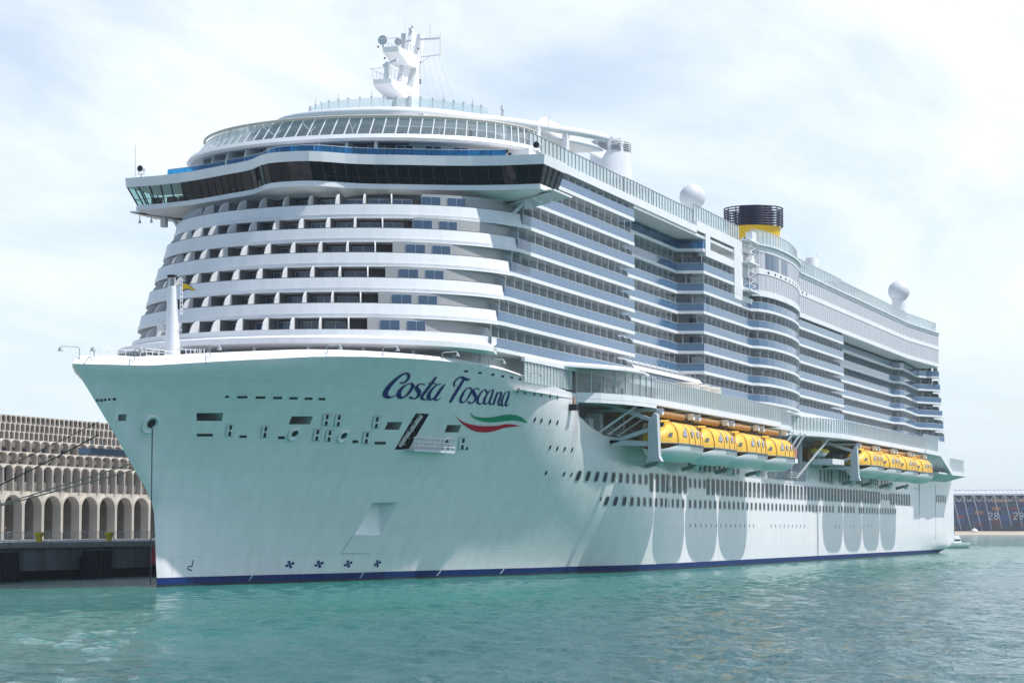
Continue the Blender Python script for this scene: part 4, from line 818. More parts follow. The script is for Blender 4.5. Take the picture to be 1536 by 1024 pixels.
for x in (64, 66.5, 69, 72, 75.5): mb = MB(); mb.box(x, x + .8, -21.8, -21.2, 20.4, 21.7); mb.box(x + .1, x + .3, -22.3, -22.0, 20.4, 22.3); mb.build('deck_chair', M['grey'], ship)
mb = MB(); mb.strip([(62.8, -18.6), (286, -18.6)], 20.33, 23.9, .2); mb.build('promenade_wall', M['offwhite'], ship)
mb = MB(); mb.strip([(43.7, -21.02), (85, -21.02), (145, -21.02), (150, -22.6), (162, -22.9), (174, -21.9), (179, -21.02), (213, -21.02)], 23.45, 23.94, .4); mb.build('promenade_header', M['white'], ship)
for x in (101, 106.5, 112):
    mb = MB(); mb.lathe(x, -23.2, [(1.75, 20.4), (1.75, 24.1), (1.6, 24.4), (.6, 24.5)], 20, sx=1.1); mb.build('vent_housing', M['beige'], ship)
mb = MB()
for i in range(12):
    x = 86 + i * 2.7; mb.slab([(-20.8, 25.3), (-20.3, 25.9), (-18, 26.2), (-17.6, 25.9), (-20.3, 25.5)], 'x', x, x + 2.5)
mb.build('balcony_awning', M['white'], ship)
# recess behind the lifeboats
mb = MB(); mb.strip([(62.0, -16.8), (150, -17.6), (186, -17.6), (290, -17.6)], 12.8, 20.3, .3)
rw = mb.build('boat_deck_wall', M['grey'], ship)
random.seed(3)
ri = []
for i in range(46):
    x = 66 + i * 4.7 + random.uniform(-1, 1); w = random.uniform(.8, 2.4); h = random.uniform(.9, 2.8); k = random.randrange(3)
    ri.append(((x, -18.4, 17), lambda mb, x=x, w=w, h=h, k=k: (setattr(mb, 'cur', k), mb.box(x, x + w, -19.3 - .3 * k, -17.9, 16.42, 16.42 + h))))
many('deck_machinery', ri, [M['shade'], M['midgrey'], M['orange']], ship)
mb = MB()
for i in range(64):
    x = 73 + i * 1.25; mb.bar((x, -20.8, 16.4), (x, -20.8, 17.5), .05)
for z in (16.8, 17.15, 17.5): mb.bar((73, -20.8, z), (153, -20.8, z), .05)
for z in (13.6, 14.0, 14.35): mb.bar((153.7, -20.8, z), (184.5, -20.8, z), .06)
for i in range(22): mb.bar((153.9 + i * 1.45, -20.8, 13.1), (153.9 + i * 1.45, -20.8, 14.35), .06)
mb.build('handrail', M['postpale'], ship)
for x0, x1 in ((72.5, 78), (76.5, 82), (80.5, 86.5), (154, 158), (159, 163), (163.5, 166), (176, 184)):
    mb = MB(); zb = 16.4 if not 153 < x0 < 184 else 13.2; mb.bar((x0 - 2 if x0 < 100 else x0, -20.6, zb + .2), (x1 - 3 if x0 < 100 else x1, -24.4, 20.2), .24, .24); mb.build('diagonal_strut', M['midgrey'], ship)
for x in (158.0, 165, 173, 180): mb = MB(); mb.bar((x, -20.5, 13.1), (x, -20.5, 20.2), .25); mb.build('deck_pillar', M['midgrey'], ship)
mb = MB(); mb.prism([(155, -21), (157, -23.2), (166, -23.2), (172, -21)], 15.6, 16.3); mb.build('side_platform', M['white'], ship)
mb = MB(); mb.box(158, 166, -23.1, -22.9, 16.4, 18.0); mb.build('safety_banner', mat('banner_red_white', (.55, .2, .18), .7, vary=.6, scale=1.2), ship)
mb = MB(); mb.prism([(186, -21), (186, -24.5), (194, -24.8), (196, -21)], 16.0, 16.9); mb.build('side_platform', M['white'], ship)
# aft end of the boat deck: sloping edge down to the fantail
prof = [(268, 21.04), (286.8, 21.0), (301, 17.4), (320, 17.5), (320, 16.7), (300, 16.6), (285.6, 20.2), (268, 20.25)]
mb = MB(); mb.slab(prof, 'y', -26.0, -25.5); mb.build('fantail_edge', M['white'], ship)
outer = [(274, -25.6, 20.25), (285.6, -25.6, 20.2), (300, -25.6, 16.6), (320, -25.6, 16.65)]; inner = [(272, -20.9, 16.2), (284, -20.9, 16.0), (300, -20.9, 15.4), (322, -20.9, 15.6)]
mb = MB(); mb.add(outer + inner, [(0, 1, 5, 4), (1, 2, 6, 5), (2, 3, 7, 6)]); mb.add([(274, -25.6, 20.25), (272, -20.9, 16.2), (272, -18, 16.2), (272, -18, 20.3)], [(0, 1, 2, 3)])
mb.prism([(286, -25.5), (320, -25.5), (333, -20.5), (333, 20), (286, 20)], 16.66, 17.0); mb.build('fantail_overhang', M['offwhite'], ship)
screen([(301, -25.4), (320, -25.4)], 17.4, 20.2, 1.3, 'postpale'); 
mb = MB(); mb.add([(286.5, -25.4, 21), (301, -25.4, 17.4), (301, -25.4, 20.2), (286.5, -25.4, 24)], [(0, 1, 2, 3)]); mb.build('stair_screen', M['clear'], ship)
# ---- bridge ----------------------------------------------------------------------------
half = [(0, 28.9), (1.2, 28.95), (2.4, 29.3), (3.5, 30.1), (4.4, 31.0), (5.3, 32.0), (6.3, 32.8), (8, 33.8), (10, 34.7), (12.3, 35.9), (14.7, 37.1), (17.5, 38.2), (20.5, 39.0), (24.2, 39.5)]
BP = [(x, y) for y, x in reversed(half)] + [(x, -y) for y, x in half[1:]]
def shiftx(P, dx, wy=0): return [(x + dx, y + (wy if y > 24 else -wy if y < -24 else 0)) for x, y in P]
def close(P, xb, w=24.2): return P + [(xb, P[-1][1])] 
fullb = [(45.5, 24.2)] + BP + [(45.5, -24.2)]
fullt = [(45.5, 25.0)] + shiftx(BP, -1.05, .8) + [(45.5, -25.0)]
def loft(P, Q, z0, z1, mb):
    n = len(P); mb.add([(x, y, z0) for x, y in P] + [(x, y, z1) for x, y in Q], [(i, i + 1, i + 1 + n, i + n) for i in range(n - 1)])
mb = MB(); loft(fullb[3:], fullt[3:], 42.0, 43.95, mb); bridge = mb.build('bridge_windows', M['bridge'], ship)
mb = MB(); loft(fullb[:4], fullt[:4], 42.0, 43.95, mb); mb.build('wing_windows', M['wingglass'], bridge)
mb = MB(); mb.add([(45.5, 24.2, 42.0), (45.5, 18, 42.0), (45.5, 18, 43.9), (45.5, 24.8, 43.9)], [(0, 1, 2, 3)]); mb.build('wing_windows', M['wingglass'], bridge)
mb = MB()
def lerp2(a, b, t): return (a[0] + (b[0] - a[0]) * t, a[1] + (b[1] - a[1]) * t)
w0 = walk(fullb, 1.5, .1); 
# mullions follow the leaning glass
tot = 0; segs = []
for i in range(len(fullb) - 1):
    L_ = math.hypot(fullb[i + 1][0] - fullb[i][0], fullb[i + 1][1] - fullb[i][1]); k0 = max(1, round(L_ / 1.45))
    for k in range(k0): segs.append((i, k / k0))
for i, t in segs:
    a = lerp2(fullb[i], fullb[i + 1], t); b_ = lerp2(fullt[i], fullt[i + 1], t); mb.bar((*a, 41.98), (*b_, 43.97), .11, .14)
Pm = [lerp2(p, q, .32) for p, q in zip(fullb, fullt)]
mb.tube([(x, y, 42.62) for x, y in Pm], .03, 4)
mb.build('window_mullion', M['dark'], bridge)
mb = MB(); mb.strip(fullt, 43.95, 45.0, .3, lean=-.08, out=.12); mb.prism([p for p in fullt], 43.96, 44.05); mb.prism(offset(fullt, -.1), 44.8, 44.9); mb.build('bridge_fascia', M['white'], ship)
mb = MB(); loft(offset(fullb, .18), offset(fullb, .12), 41.45, 42.0, mb)
low = [(min(x + 2.6, 46), y * .93 if abs(y) > 20 else y) for x, y in fullb]
loft(low, offset(fullb, .18), 40.75, 41.45, mb); mb.prism(offset(fullb, .1), 41.9, 42.0)
wl = [(45.5, 24.3), (40.2, 24.3), (42.5, 17.5), (46, 17.0)]
mb.prism([(x, y) for x, y in low] , 40.7, 40.76)
mb.build('bridge_belt', M['white'], ship)
for sy in (-1, 1):
    mb = MB(); mb.prism([(40.2, sy * 25.6), (46.3, sy * 25.6), (46.3, sy * 20.5), (41.5, sy * 20.5)], 41.32, 41.5); mb.build('wing_floor', M['white'], ship)
    mb = MB(); mb.add([(40.4, sy * 25.4, 41.32), (46, sy * 25.4, 41.32), (46, sy * 19, 40.0), (43, sy * 17.5, 40.0), (42, sy * 19, 40.2)], [(0, 1, 2, 3, 4)]); mb.box(43, 46, sy * 17, sy * 19.2, 40.0, 41.3); mb.build('wing_soffit', M['offwhite'], ship)
    mb = MB(); mb.bar((43, sy * 21.6, 40.9), (41.5, sy * 19.0, 37.9), .28, .34); mb.build('wing_strut', M['offwhite'], ship)
    for dy in (24.9, 23.4):
        mb = MB(); mb.tube([(41.2, sy * dy, 41.3), (41.2, sy * dy, 40.5)], .06, 6); mb.tube([(41.2, sy * dy, 40.55), (41.2, sy * dy, 40.2)], [.12, .17], 8); mb.build('wing_lamp', M['midgrey'], ship)
    mb = MB(); mb.box(41.5, 42.2, sy * 21.8, sy * 22.4, 39.7, 40.9); mb.build('wing_camera', M['midgrey'], ship)
    # searchlight, whip aerial
    mb = MB(); X = 39.6; Y = sy * 23.9
    mb.tube([(X, Y, 44.95), (X, Y, 45.6)], .09, 6); mb.bar((X, Y - .38, 45.6), (X, Y + .38, 45.6), .08); mb.bar((X, Y - .38, 45.6), (X, Y - .38, 46.2), .06); mb.bar((X, Y + .38, 45.6), (X, Y + .38, 46.2), .06)
    mb.tube([(X - .3, Y, 46.2), (X + .35, Y, 46.25)], [.38, .36], 14); mb.build('searchlight', M['midgrey'], ship)
    mb = MB(); mb.tube([(X - .36, Y, 46.2), (X - .31, Y, 46.2)], .33, 14); mb.build('searchlight_lens', M['dark'], ship)
    mb = MB(); mb.tube([(40.2, sy * 25, 44.9), (40.2, sy * 25, 49.4)], [.05, .02], 5); mb.build('whip_aerial', M['postpale'], ship)
mb = MB(); mb.prism([(39.5 + 1.5, 17.8), (37, 10), (36, 4), (36, -4), (37, -10), (41, -17.8), (41.6, -23), (45.2, -23), (45.2, 17.5)], 42.05, 43.9); mb.build('bridge_interior', M['dark'], ship)
mb = MB()
for y in (23, 21, 19.5, -22.5, -20): mb.box(41.3, 42.2, y - .5, y + .5, 42.05, 43.1)
mb.build('bridge_console', M['dark'], ship)
# blue glass round the bridge roof
ring = shiftx(BP, .15, 0); ring = [(x, y) for x, y in ring if abs(y) <= 24]
mb = MB(); mb.strip(ring, 45.0, 45.88, .05, lean=.10, out=-.2); bg_ = mb.build('roof_blue_glass', M['blueglass'], ship)
mb = MB(); mb.strip(ring, 45.89, 45.95, .08, out=-.3)
for x, y, nx, ny in walk(ring, 2.1, .5): mb.bar((x - nx * .25, y - ny * .25, 44.95), (x - nx * .33, y - ny * .33, 45.92), .05)
mb.build('glass_rail', M['postpale'], bg_)
# cabins above the bridge
zf = 44.92; fa = front_arc(32.2)
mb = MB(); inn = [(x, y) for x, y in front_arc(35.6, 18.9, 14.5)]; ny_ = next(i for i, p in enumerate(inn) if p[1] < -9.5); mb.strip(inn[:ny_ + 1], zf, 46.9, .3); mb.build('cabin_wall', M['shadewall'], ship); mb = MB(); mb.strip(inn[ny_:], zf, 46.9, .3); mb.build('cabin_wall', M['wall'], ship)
it = []; dr = []
for k, (x, y, nx, ny) in enumerate(walk(fa, 3.3, 1.2)):
    if -9.5 < y < 18.5:
        def fv(mb, x=x, y=y, nx=nx, ny=ny):
            prof = [(.75, zf), (.8, zf + 1.0), (1.0, zf + 1.6), (1.15, 46.85), (3.2, 46.85), (3.2, zf)]; tx, ty = -ny * .14, nx * .14; n = len(prof)
            A = [(x - nx * u + tx, y - ny * u + ty, z) for u, z in prof]; B_ = [(x - nx * u - tx, y - ny * u - ty, z) for u, z in prof]
            mb.add(A + B_, [tuple(range(n)), tuple(range(2 * n - 1, n - 1, -1))] + [(i, (i + 1) % n, (i + 1) % n + n, i + n) for i in range(n)])
        it.append(((x, y, zf), fv))
for k, (x, y, nx, ny) in enumerate(walk(inn, 3.1, 2.0)):
    if abs(y) > 17: continue
    def fd(mb, x=x, y=y, nx=nx, ny=ny):
        tx, ty = -ny, nx
        for s_, e_, z1, mi, oo in ((-1.0, .9, 46.7, 2, -.02), (-.9, -.1, 46.62, 0, -.05), (0, .8, 46.62, 0, -.05)):
            mb.cur = mi; mb.add([(x - nx * oo + tx * s_, y - ny * oo + ty * s_, zf + .02), (x - nx * oo + tx * e_, y - ny * oo + ty * e_, zf + .02), (x - nx * oo + tx * e_, y - ny * oo + ty * e_, z1), (x - nx * oo + tx * s_, y - ny * oo + ty * s_, z1)], [(0, 1, 2, 3)])
    dr.append(((x, y, zf), fd))
many('balcony_fin', it, M['fin'], ship); many('balcony_door', dr, [M['door'], M['doorpale'], M['white']], ship)
# ledge and leaning glazing of the observation lounge
l0 = front_arc(32.3); l1 = front_arc(32.0, 21.2)
mb = MB(); n = len(l0); vs = [(x, y, z) for P, z in ((front_arc(33.2, 20.2), 46.75), (front_arc(32.4, 20.9), 46.72), (l1, 46.95), (l0, 47.42), (front_arc(33.5, 20), 47.43)) for x, y in P]
mb.add(vs, [(k * n + i, k * n + i + 1, (k + 1) * n + i + 1, (k + 1) * n + i) for k in range(4) for i in range(n - 1)]); mb.prism(front_arc(33, 20.2), 46.9, 47.3); mb.build('lounge_ledge', M['white'], ship)
def arc_n(nose, b, n, a=16.7): return front_arc(nose, b, a, n)
nM = 46; g0 = arc_n(32.7, 20.7, nM); g1 = arc_n(34.3, 19.7, nM)
mb = MB(); loft(g0, g1, 47.42, 49.55, mb); lg = mb.build('lounge_glazing', M['lounge'], ship)
mb = MB()
for i in range(nM + 1):
    j = min(nM, i + 0)
    mb.bar((*g0[i], 47.4), (g1[i][0] + .0, g1[i][1] - .28, 49.6), .10)
mm_ = [lerp2(p, q, .55) for p, q in zip(g0, g1)]
mb.tube([(x + .05, y, 48.45) for x, y in mm_ if y < -8], .04, 4)
for i in range(2, nM - 1, 4):
    x, y = g1[i]; mb.bar((x + 2.5, y * .9, 47.3), (x + 2.0, y * .9, 48.6), .12); mb.bar((x + 2.0, y * .9, 48.6), (x + .3, y, 49.3), .08); mb.bar((x + 2.0, y * .9, 48.6), (x + 3.2, y * .88, 49.4), .08)
mb.build('window_mullion', M['white'], lg)
mb = MB(); rg = front_arc(34.1, 19.9, 16.7, 60); mb.tube([(x, y, 49.66) for x, y in rg], .16, 8); mb.build('ring_beam', M['beige'], ship)
mb = MB(); mb.prism(front_arc(41, 15.5, 12, 30), 47.3, 50.9); mb.build('lounge_wall', M['offwhite'], ship)
mb = MB(); mb.strip(front_arc(40.7, 15.8, 12, 30), 47.6, 49.6, .1); mb.build('lounge_inner_glass', M['grey'], ship)
mb = MB(); mb.prism(front_arc(34.6, 19.2, 16.2, 40), 49.7, 49.8)
mb.build('lounge_roof', M['lounge'], ship)
it = []
random.seed(5)
for k in range(26):
    a = random.uniform(-1.3, 1.3); r = random.uniform(.80, .92); x = 34.0 + 16.7 * (1 - math.cos(a) * r); y = -20.5 * math.sin(a) * r
    it.append(((x, y, 47.4), lambda mb, x=x, y=y: (mb.box(x - .3, x + .3, y - .4, y + .4, 47.32, 47.75), mb.box(x + .2, x + .35, y - .4, y + .4, 47.75, 48.15))))
many('lounge_chair', it, M['post'], ship)
# upper roof disc with its tube rim
rim = [(74.5, -20.6, 52.75), (70, -19.6, 52.6), (64, -17.4, 52.4), (57, -14.9, 52.15), (51.5, -12.3, 51.9), (46.8, -10.2, 51.7), (43.6, -7.6, 51.55), (41.6, -4.2, 51.45), (40.9, 0, 51.4)]
rimf = rim + [(x, -y, z) for x, y, z in reversed(rim[:-1])]
mb = MB(); sm = []
for i in range(len(rimf) - 1):
    p0 = rimf[max(0, i - 1)]; p1 = rimf[i]; p2 = rimf[i + 1]; p3 = rimf[min(len(rimf) - 1, i + 2)]
    for k in range(4):
        t = k / 4; sm.append(tuple(0.5 * (2 * b_ + (c_ - a_) * t + (2 * a_ - 5 * b_ + 4 * c_ - d_) * t * t + (3 * b_ - a_ - 3 * c_ + d_) * t ** 3) for a_, b_, c_, d_ in zip(p0, p1, p2, p3)))
sm.append(rimf[-1])
mb.tube(sm, .48, 10); rm = mb.build('roof_rim_tube', M['white'], ship)
mb = MB(); mb.prism([(p[0] + .3, p[1] * .985) for p in sm], 51.2, 51.5); mb.lathe(58, 0, [(13, 51.5), (11.5, 52.1), (10.6, 52.35), (0.01, 52.5)], 40, sx=1.15); mb.build('roof_disc', M['white'], ship)
mb = MB(); mb.prism([(44, -9), (56, -13.5), (74, -16), (74, 16), (56, 13.5), (44, 9), (42.5, 0)], 49.6, 51.3); mb.build('roof_clerestory', M['offwhite'], ship)
for x, y, z in ((60.5, -16.5, 52.2), (66, -18.2, 52.3)):
    mb = MB(); mb.slab([(x - 1.0, 46.9), (x + .4, 46.9), (x + .8, z), (x - .1, z)], 'y', y - .3, y + .3); mb.build('roof_leg', M['white'], rm)
mb = MB(); mb.prism([(66, -15), (84, -15.5), (88, -10), (88, 10), (84, 15.5), (66, 15)], 53.3, 53.5); mb.slab([(62, 52.6), (88, 52.6), (90, 53.9), (66, 54.2)], 'y', -15.8, -15.4); mb.build('canopy_fin', M['white'], ship)
# glass screen on the roof disc
arc = [(54.5, 8.6), (50.5, 8.0), (47.5, 6.4), (45.4, 3.6), (44.5, 0.4), (44.6, -3), (45.8, -6.4), (48.4, -9.2), (51.5, -11.1), (55, -12.6)]
mb = MB()
for k, (x, y, nx, ny) in enumerate(walk(arc, 1.42, .1)):
    mb = MB(); mb.tube([(x, y, 52.0), (x, y, 53.65)], .05, 5); mb.tube([(x, y, 53.6), (x, y, 53.75)], .17, 6)
    if k % 3 == 0: mb.tube([(x, y, 53.7), (x, y, 54.3)], .04, 4)
    mb.build('screen_post', M['postpale'], ship)
mb = MB(); mb.strip(arc, 52.05, 53.6, .04, out=-.1); mb.build('roof_screen', M['veil'], ship)
# ---- main mast ------------------------------------------------------------------------------
mast = MB(); mast.lathe(58.5, 0, [(6.3, 52.3), (6.0, 53.1), (5.3, 53.9), (3.0, 54.6), (.01, 54.8)], 32)
mo = mast.build('mast', M['white'], ship)
mb = MB(); mb.slab([(56.6, 54.5), (60.2, 54.5), (59.2, 57), (61.8, 61.0), (63.3, 64.9), (62.1, 64.9), (59.4, 60.5)], 'y', -.28, .28)
mb.slab([(61.2, 54.5), (63.3, 54.5), (63.9, 58.5), (64.3, 62), (65.6, 65.2), (64.1, 65.0), (62.9, 61.0), (61.4, 57.2)], 'y', -.4, .4)
mb.slab([(53.4, 57.0), (54.0, 56.6), (57.6, 55.9), (61.0, 57.2), (61.0, 57.6), (53.3, 57.5)], 'y', -1.15, 1.15)
mb.slab([(55.9, 61.2), (58.8, 60.2), (61.4, 60.3), (62.9, 61.3), (62.6, 61.9), (55.7, 61.8)], 'y', -1.0, 1.0)
mb.build('mast_column', M['white'], mo)
mb = MB()
for z0, zt, xa, xb, yy in ((57.5, 58.7, 53.4, 58.5, 1.1), (61.8, 62.7, 55.9, 60.5, .95)):
    for sy in (-yy, yy):
        mb.tube([(xa - .6, sy * 1.2, zt), (xb, sy, zt)], .04, 4)
        for k in range(6): x = xa + (xb - xa) * k / 5; mb.tube([(x, sy, z0), (x - .1, sy * 1.1, zt)], .035, 4)
    mb.tube([(xa - .6, -yy * 1.2, zt), (xa - .6, yy * 1.2, zt)], .04, 4)
for k in range(13): mb.tube([(62.6, -.95, 54.6 + k * .8), (62.6, -.6, 54.6 + k * .8)], .03, 4)
mb.tube([(62.6, -.95, 54.3), (62.6, -.95, 64.5)], .035, 4)
mb.build('handrail', M['postpale'], mo)
mb = MB()
for y, r, x in ((.9, .58, 55.6), (-.5, .46, 57.0)): mb.tube([(x - .15, y, 62.6), (x + .35, y, 62.6)], [r, r * .75], 16); mb.tube([(x, y, 61.8), (x, y, 62.5)], .1, 6)
mb.build('satellite_drum', M['midgrey'], mo)
mb = MB()
mb.box(54.6, 55.4, -.3, .3, 57.5, 59.2); mb.bar((55.0, -1.2, 60.0), (55.0, .6, 59.4), .3, .3); mb.box(54.7, 55.3, -.25, .25, 59.2, 59.8)
mb.box(59.6, 60.4, -.25, .25, 62, 63.1); mb.bar((60, -.9, 63.3), (60, .9, 63.3), .22); mb.box(59.7, 60.3, -.3, .3, 63.3, 64.2)
mb.build('radar_scanner', M['offwhite'], mo)
mb = MB(); mb.bar((64.0, 0, 64.3), (64.3, -2.9, 64.3), .22, .25); mb.bar((64.0, 0, 62.1), (64.3, -2.9, 62.3), .14); mb.bar((64.3, -2.9, 62.2), (64.3, -2.9, 64.9), .08); mb.tube([(64.2, -1.6, 64.4), (64.2, -1.6, 66.0)], .04, 4)
mb.bar((64.2, 0, 61.2), (64.3, -1.6, 62.2), .08); mb.box(61.8, 62.6, -.2, .2, 64.9, 65.3); mb.tube([(62.2, 0, 65), (62.2, 0, 65.9)], .05, 5); mb.tube([(61, .3, 64), (61, .3, 66.2)], .02, 4)
mb.build('mast_yard', M['white'], mo)
mb = MB()
for k in range(4): mb.tube([(64.2, -.6 - .7 * k, 62.1), (65 + k * .4, -1.8 - k * 1.2, 53.0)], .016, 3)
mb.build('halyard', M['postpale'], mo)
for x, y, z in ((62.6, -1.0, 58.6), (62.6, -1.0, 58.9), (62.6, -1.0, 61.1), (61.8, -1.05, 62.6), (54.9, 1.2, 61.6), (62.4, 0, 65.4), (54.5, .2, 60.1)):
    mb = MB(); mb.tube([(x, y, z), (x, y, z + .2)], .11, 6); mb.build('mast_lamp', M['dark'], mo)
# flags
mb = MB(); mb.add([(64.35, -2.95, 62.9), (64.35, -2.95, 62.1), (64.9, -2.75, 62.2), (64.9, -2.8, 62.5)], [(0, 1, 2, 3)]); mb.build('signal_flag', M['funnelyellow'], mo)
mb = MB(); P0 = Vector((3.2, -1.0, 28.2))
rw_ = [(P0 + Vector((.25 * t, -1.25 * t, -.2 * t + .12 * math.sin(t * 5))), .42 * (1 - t) + .04) for t in (0, .25, .5, .75, 1)]
for o_, mi in ((0, 0), (.02, 1)):
    mb.cur = mi; f_ = 1 if mi == 0 else .68
    mb.add([(p.x - o_, p.y, p.z + s_ * h_ * f_) for p, h_ in rw_ for s_ in (1, -1)], [(2 * k, 2 * k + 2, 2 * k + 3, 2 * k + 1) for k in range(4)])
mb.build('house_flag', [M['blue'], M['funnelyellow']], ship)
# ---- foremast ---------------------------------------------------------------------------------
mb = MB()
mb.tube([(3.2, 0, 20.2), (3.05, 0, 24), (2.95, 0, 27), (2.9, 0, 28.3)], [.85, .62, .48, .4], 14)
fm = mb.build('foremast', M['white'], ship)
mb = MB()
for sy in (-.3, .3): mb.bar((2.9, sy, 28.2), (2.9, sy, 29.1), .09)
mb.bar((2.9, -.35, 29.1), (2.9, .35, 29.1), .1); mb.bar((3.0, -.85, 25.6), (3.0, -.85, 29.0), .06); mb.bar((3.4, -.85, 25.6), (3.4, -.85, 29.0), .06)
for k in range(9): mb.bar((3.0, -.85, 25.7 + k * .4), (3.4, -.85, 25.7 + k * .4), .05)
mb.bar((3, -.9, 27.2), (3, -.2, 27.2), .08); mb.bar((3, -.9, 28.8), (3, -.2, 28.8), .08)
mb.bar((3.0, 1.6, 24.0), (3.0, -1.0, 24.1), .12, .1); mb.bar((2.2, 1.5, 22.35), (3.4, -2.4, 22.2), .10); mb.bar((3.0, 2.3, 22.2), (3.0, -1.1, 22.4), .10)
mb.build('mast_ladder', M['white'], fm)
mb = MB(); mb.box(2.6, 3.2, -.35, .35, 29.1, 29.35); mb.build('mast_lamp', M['dark'], fm)
mb = MB(); mb.box(2.6, 3.2, .9, 1.4, 24.1, 24.7); mb.bar((2.9, 1.6, 25.2), (2.9, .8, 24.8), .25); mb.build('radar_scanner', M['offwhite'], fm)
mb = MB()
for k in range(5):
    for z in (20.9, 21.4, 21.9, 22.3): mb.bar((3.6, -1.2, z), (4.6, -2.6, z), .06)
    mb.bar((3.6 + k * .25, -1.2 - k * .35, 20.5), (3.6 + k * .25, -1.2 - k * .35, 22.4), .07)
for k in range(4): mb.bar((3.6 + 1.1, -.9 - k * .35 - .6, 20.5), (4.7, -.9 - k * .35 - .6, 22.4), .06)
mb.build('mast_cage', M['white'], fm)
# fenced rails and lamps along the bow
mb = MB()
for (x0, y0), (x1, y1) in (((-6, 3.5), (-1.5, 1.5)), ((-1.5, 1.5), (2.5, .5)), ((-3, -.6), (2.0, -1.2))):
    for k in range(6): t = k / 5; mb.bar((x0 + (x1 - x0) * t, y0 + (y1 - y0) * t, 20.3), (x0 + (x1 - x0) * t, y0 + (y1 - y0) * t, 21.9), .05)
    for z in (21.3, 21.9): mb.bar((x0, y0, z), (x1, y1, z), .05)
mb.build('handrail', M['white'], ship)
for x, dx, dy in ((-14.2, -1.4, 1.0), (-13.0, -1.2, -.6), (-9.5, -.9, -1.1), (-2.8, -.8, -1.3), (9, -.5, -1.5), (16, -.4, -1.6), (26, -.3, -1.7), (36, -.2, -1.7), (46, -.2, -1.7)):
    y = -smooth_tab(YK, x) + .25; z = smooth_tab(ZK, x) + lerp_tab([(-14.9, .75), (20, .5), (50, .1)], x)
    mb = MB(); hgt = .75 if x < 8 else .45
    mb.tube([(x, y, z - .3), (x, y, z + hgt * .8), (x + dx * .2, y + dy * .2, z + hgt), (x + dx, y + dy, z + hgt), (x + dx * 1.05, y + dy * 1.05, z + hgt - .15)], .055, 6); la = mb.build('bow_lamp_arm', M['postpale'], ship)
    mb = MB(); mb.tube([(x + dx * 1.05, y + dy * 1.05, z + hgt - .12), (x + dx * 1.05, y + dy * 1.05, z + hgt - .45)], [.12, .26], 8); mb.build('lamp_shade', M['grey'], la)
# ---- funnels, domes -------------------------------------------------------------------------------
cx, cy = 110, -10
mb = MB(); mb.lathe(cx, cy, [(3.45, 46.5), (2.75, 57.2), (2.6, 58.6)], 32); fu = mb.build('vent_funnel', M['white'], ship)
mb = MB()
for k in range(5):
    z = 57.1 + k * .27
    for g in range(9):
        a0 = g * 40; P = [(cx + 2.83 * math.cos(math.radians(a0 + t)), cy + 2.83 * math.sin(math.radians(a0 + t)), z) for t in range(0, 31, 6)]; mb.tube(P, .055, 4)
mb.build('louvre', M['post'], fu)
mb = MB()
for k in range(7): a = k * .9; mb.box(cx + 1.6 * math.cos(a) - .2, cx + 1.6 * math.cos(a) + .2, cy + 1.6 * math.sin(a) - .2, cy + 1.6 * math.sin(a) + .2, 58.6, 58.95)
mb.build('exhaust_cap', M['offwhite'], fu)
mb = MB(); mb.tube([(75, -7, 53), (75, -7, 57.2)], [.28, .2], 8); mb.tube([(75, -7, 57.2), (75, -7, 57.8)], [.32, .1], 8); mb.tube([(77, -7, 53), (77, -7, 56.6)], .05, 4); mb.build('vent_pipe', M['midgrey'], ship)
mb = MB(); mb.lathe(70, -7, [(.9, 53.4), (.9, 54.6), (.7, 55.1), (.01, 55.3)], 16); mb.build('small_radome', M['grey'], ship)
def radome(x, y, zc, r, z0, rp, foot=1.25):
    mb = MB(); pr_ = [(rp * foot, z0), (rp, (z0 + zc) / 2), (rp, zc - r * .78)]
    mb.lathe(x, y, pr_, 24); ro = mb.build('radome', M['white'], ship)
    mb = MB(); n = 16; mb.lathe(x, y, [(max(.01, r * math.sin(math.pi * k / n)), zc - r * math.cos(math.pi * k / n)) for k in range(n + 1)], 32); mb.build('dome', M['offwhite'], ro)
radome(145.3, -12, 55.55, 1.98, 46.5, 1.2); radome(301, -15, 56.2, 2.3, 46.5, 1.55)
cx, cy = 232.4, 0
mb = MB(); mb.lathe(cx, cy, [(4.2, 47), (4.6, 58), (5.0, 60.9), (5.2, 62.05)], 40); fu = mb.build('funnel', M['funnelyellow'], ship)
mb = MB(); mb.lathe(cx, cy, [(4.7, 62.06), (4.75, 62.2)], 40)
for k in range(8): z = 62.35 + .47 * k; mb.tube([(cx + 5.55 * math.cos(2 * math.pi * t / 48), cy + 5.55 * math.sin(2 * math.pi * t / 48), z) for t in range(48)], .13, 6, closed=True)
for k in range(16): a = 2 * math.pi * k / 16; mb.bar((cx + 5.4 * math.cos(a), cy + 5.4 * math.sin(a), 62.1), (cx + 5.5 * math.cos(a), cy + 5.5 * math.sin(a), 65.7), .16)
mb.build('funnel_louvre', M['funnelblue'], fu)
mb = MB()
for px, py, r in ((-2.5, -1.2, 1.25), (0, -2.4, 1.2), (2.4, -1.3, 1.1), (-1.2, 1.2, 1.3), (1.6, 1.3, 1.2), (-3.2, .9, .8), (3.6, .6, .7)): mb.tube([(cx + px, cy + py, 62.1), (cx + px, cy + py, 66.0)], r, 16)
mb.build('exhaust_pipe', M['funnelblue'], fu)
mb = MB(); mb.lathe(260, -5, [(1.7, 46.5), (1.35, 57), (1.15, 59.2)], 24)
mb.tube([(260, -6.1, 59), (260, -6.1, 60.4)], .05, 4); mb.tube([(260, -3.9, 59), (260, -3.9, 60.2)], .05, 4); mb.build('vent_funnel', M['white'], ship)
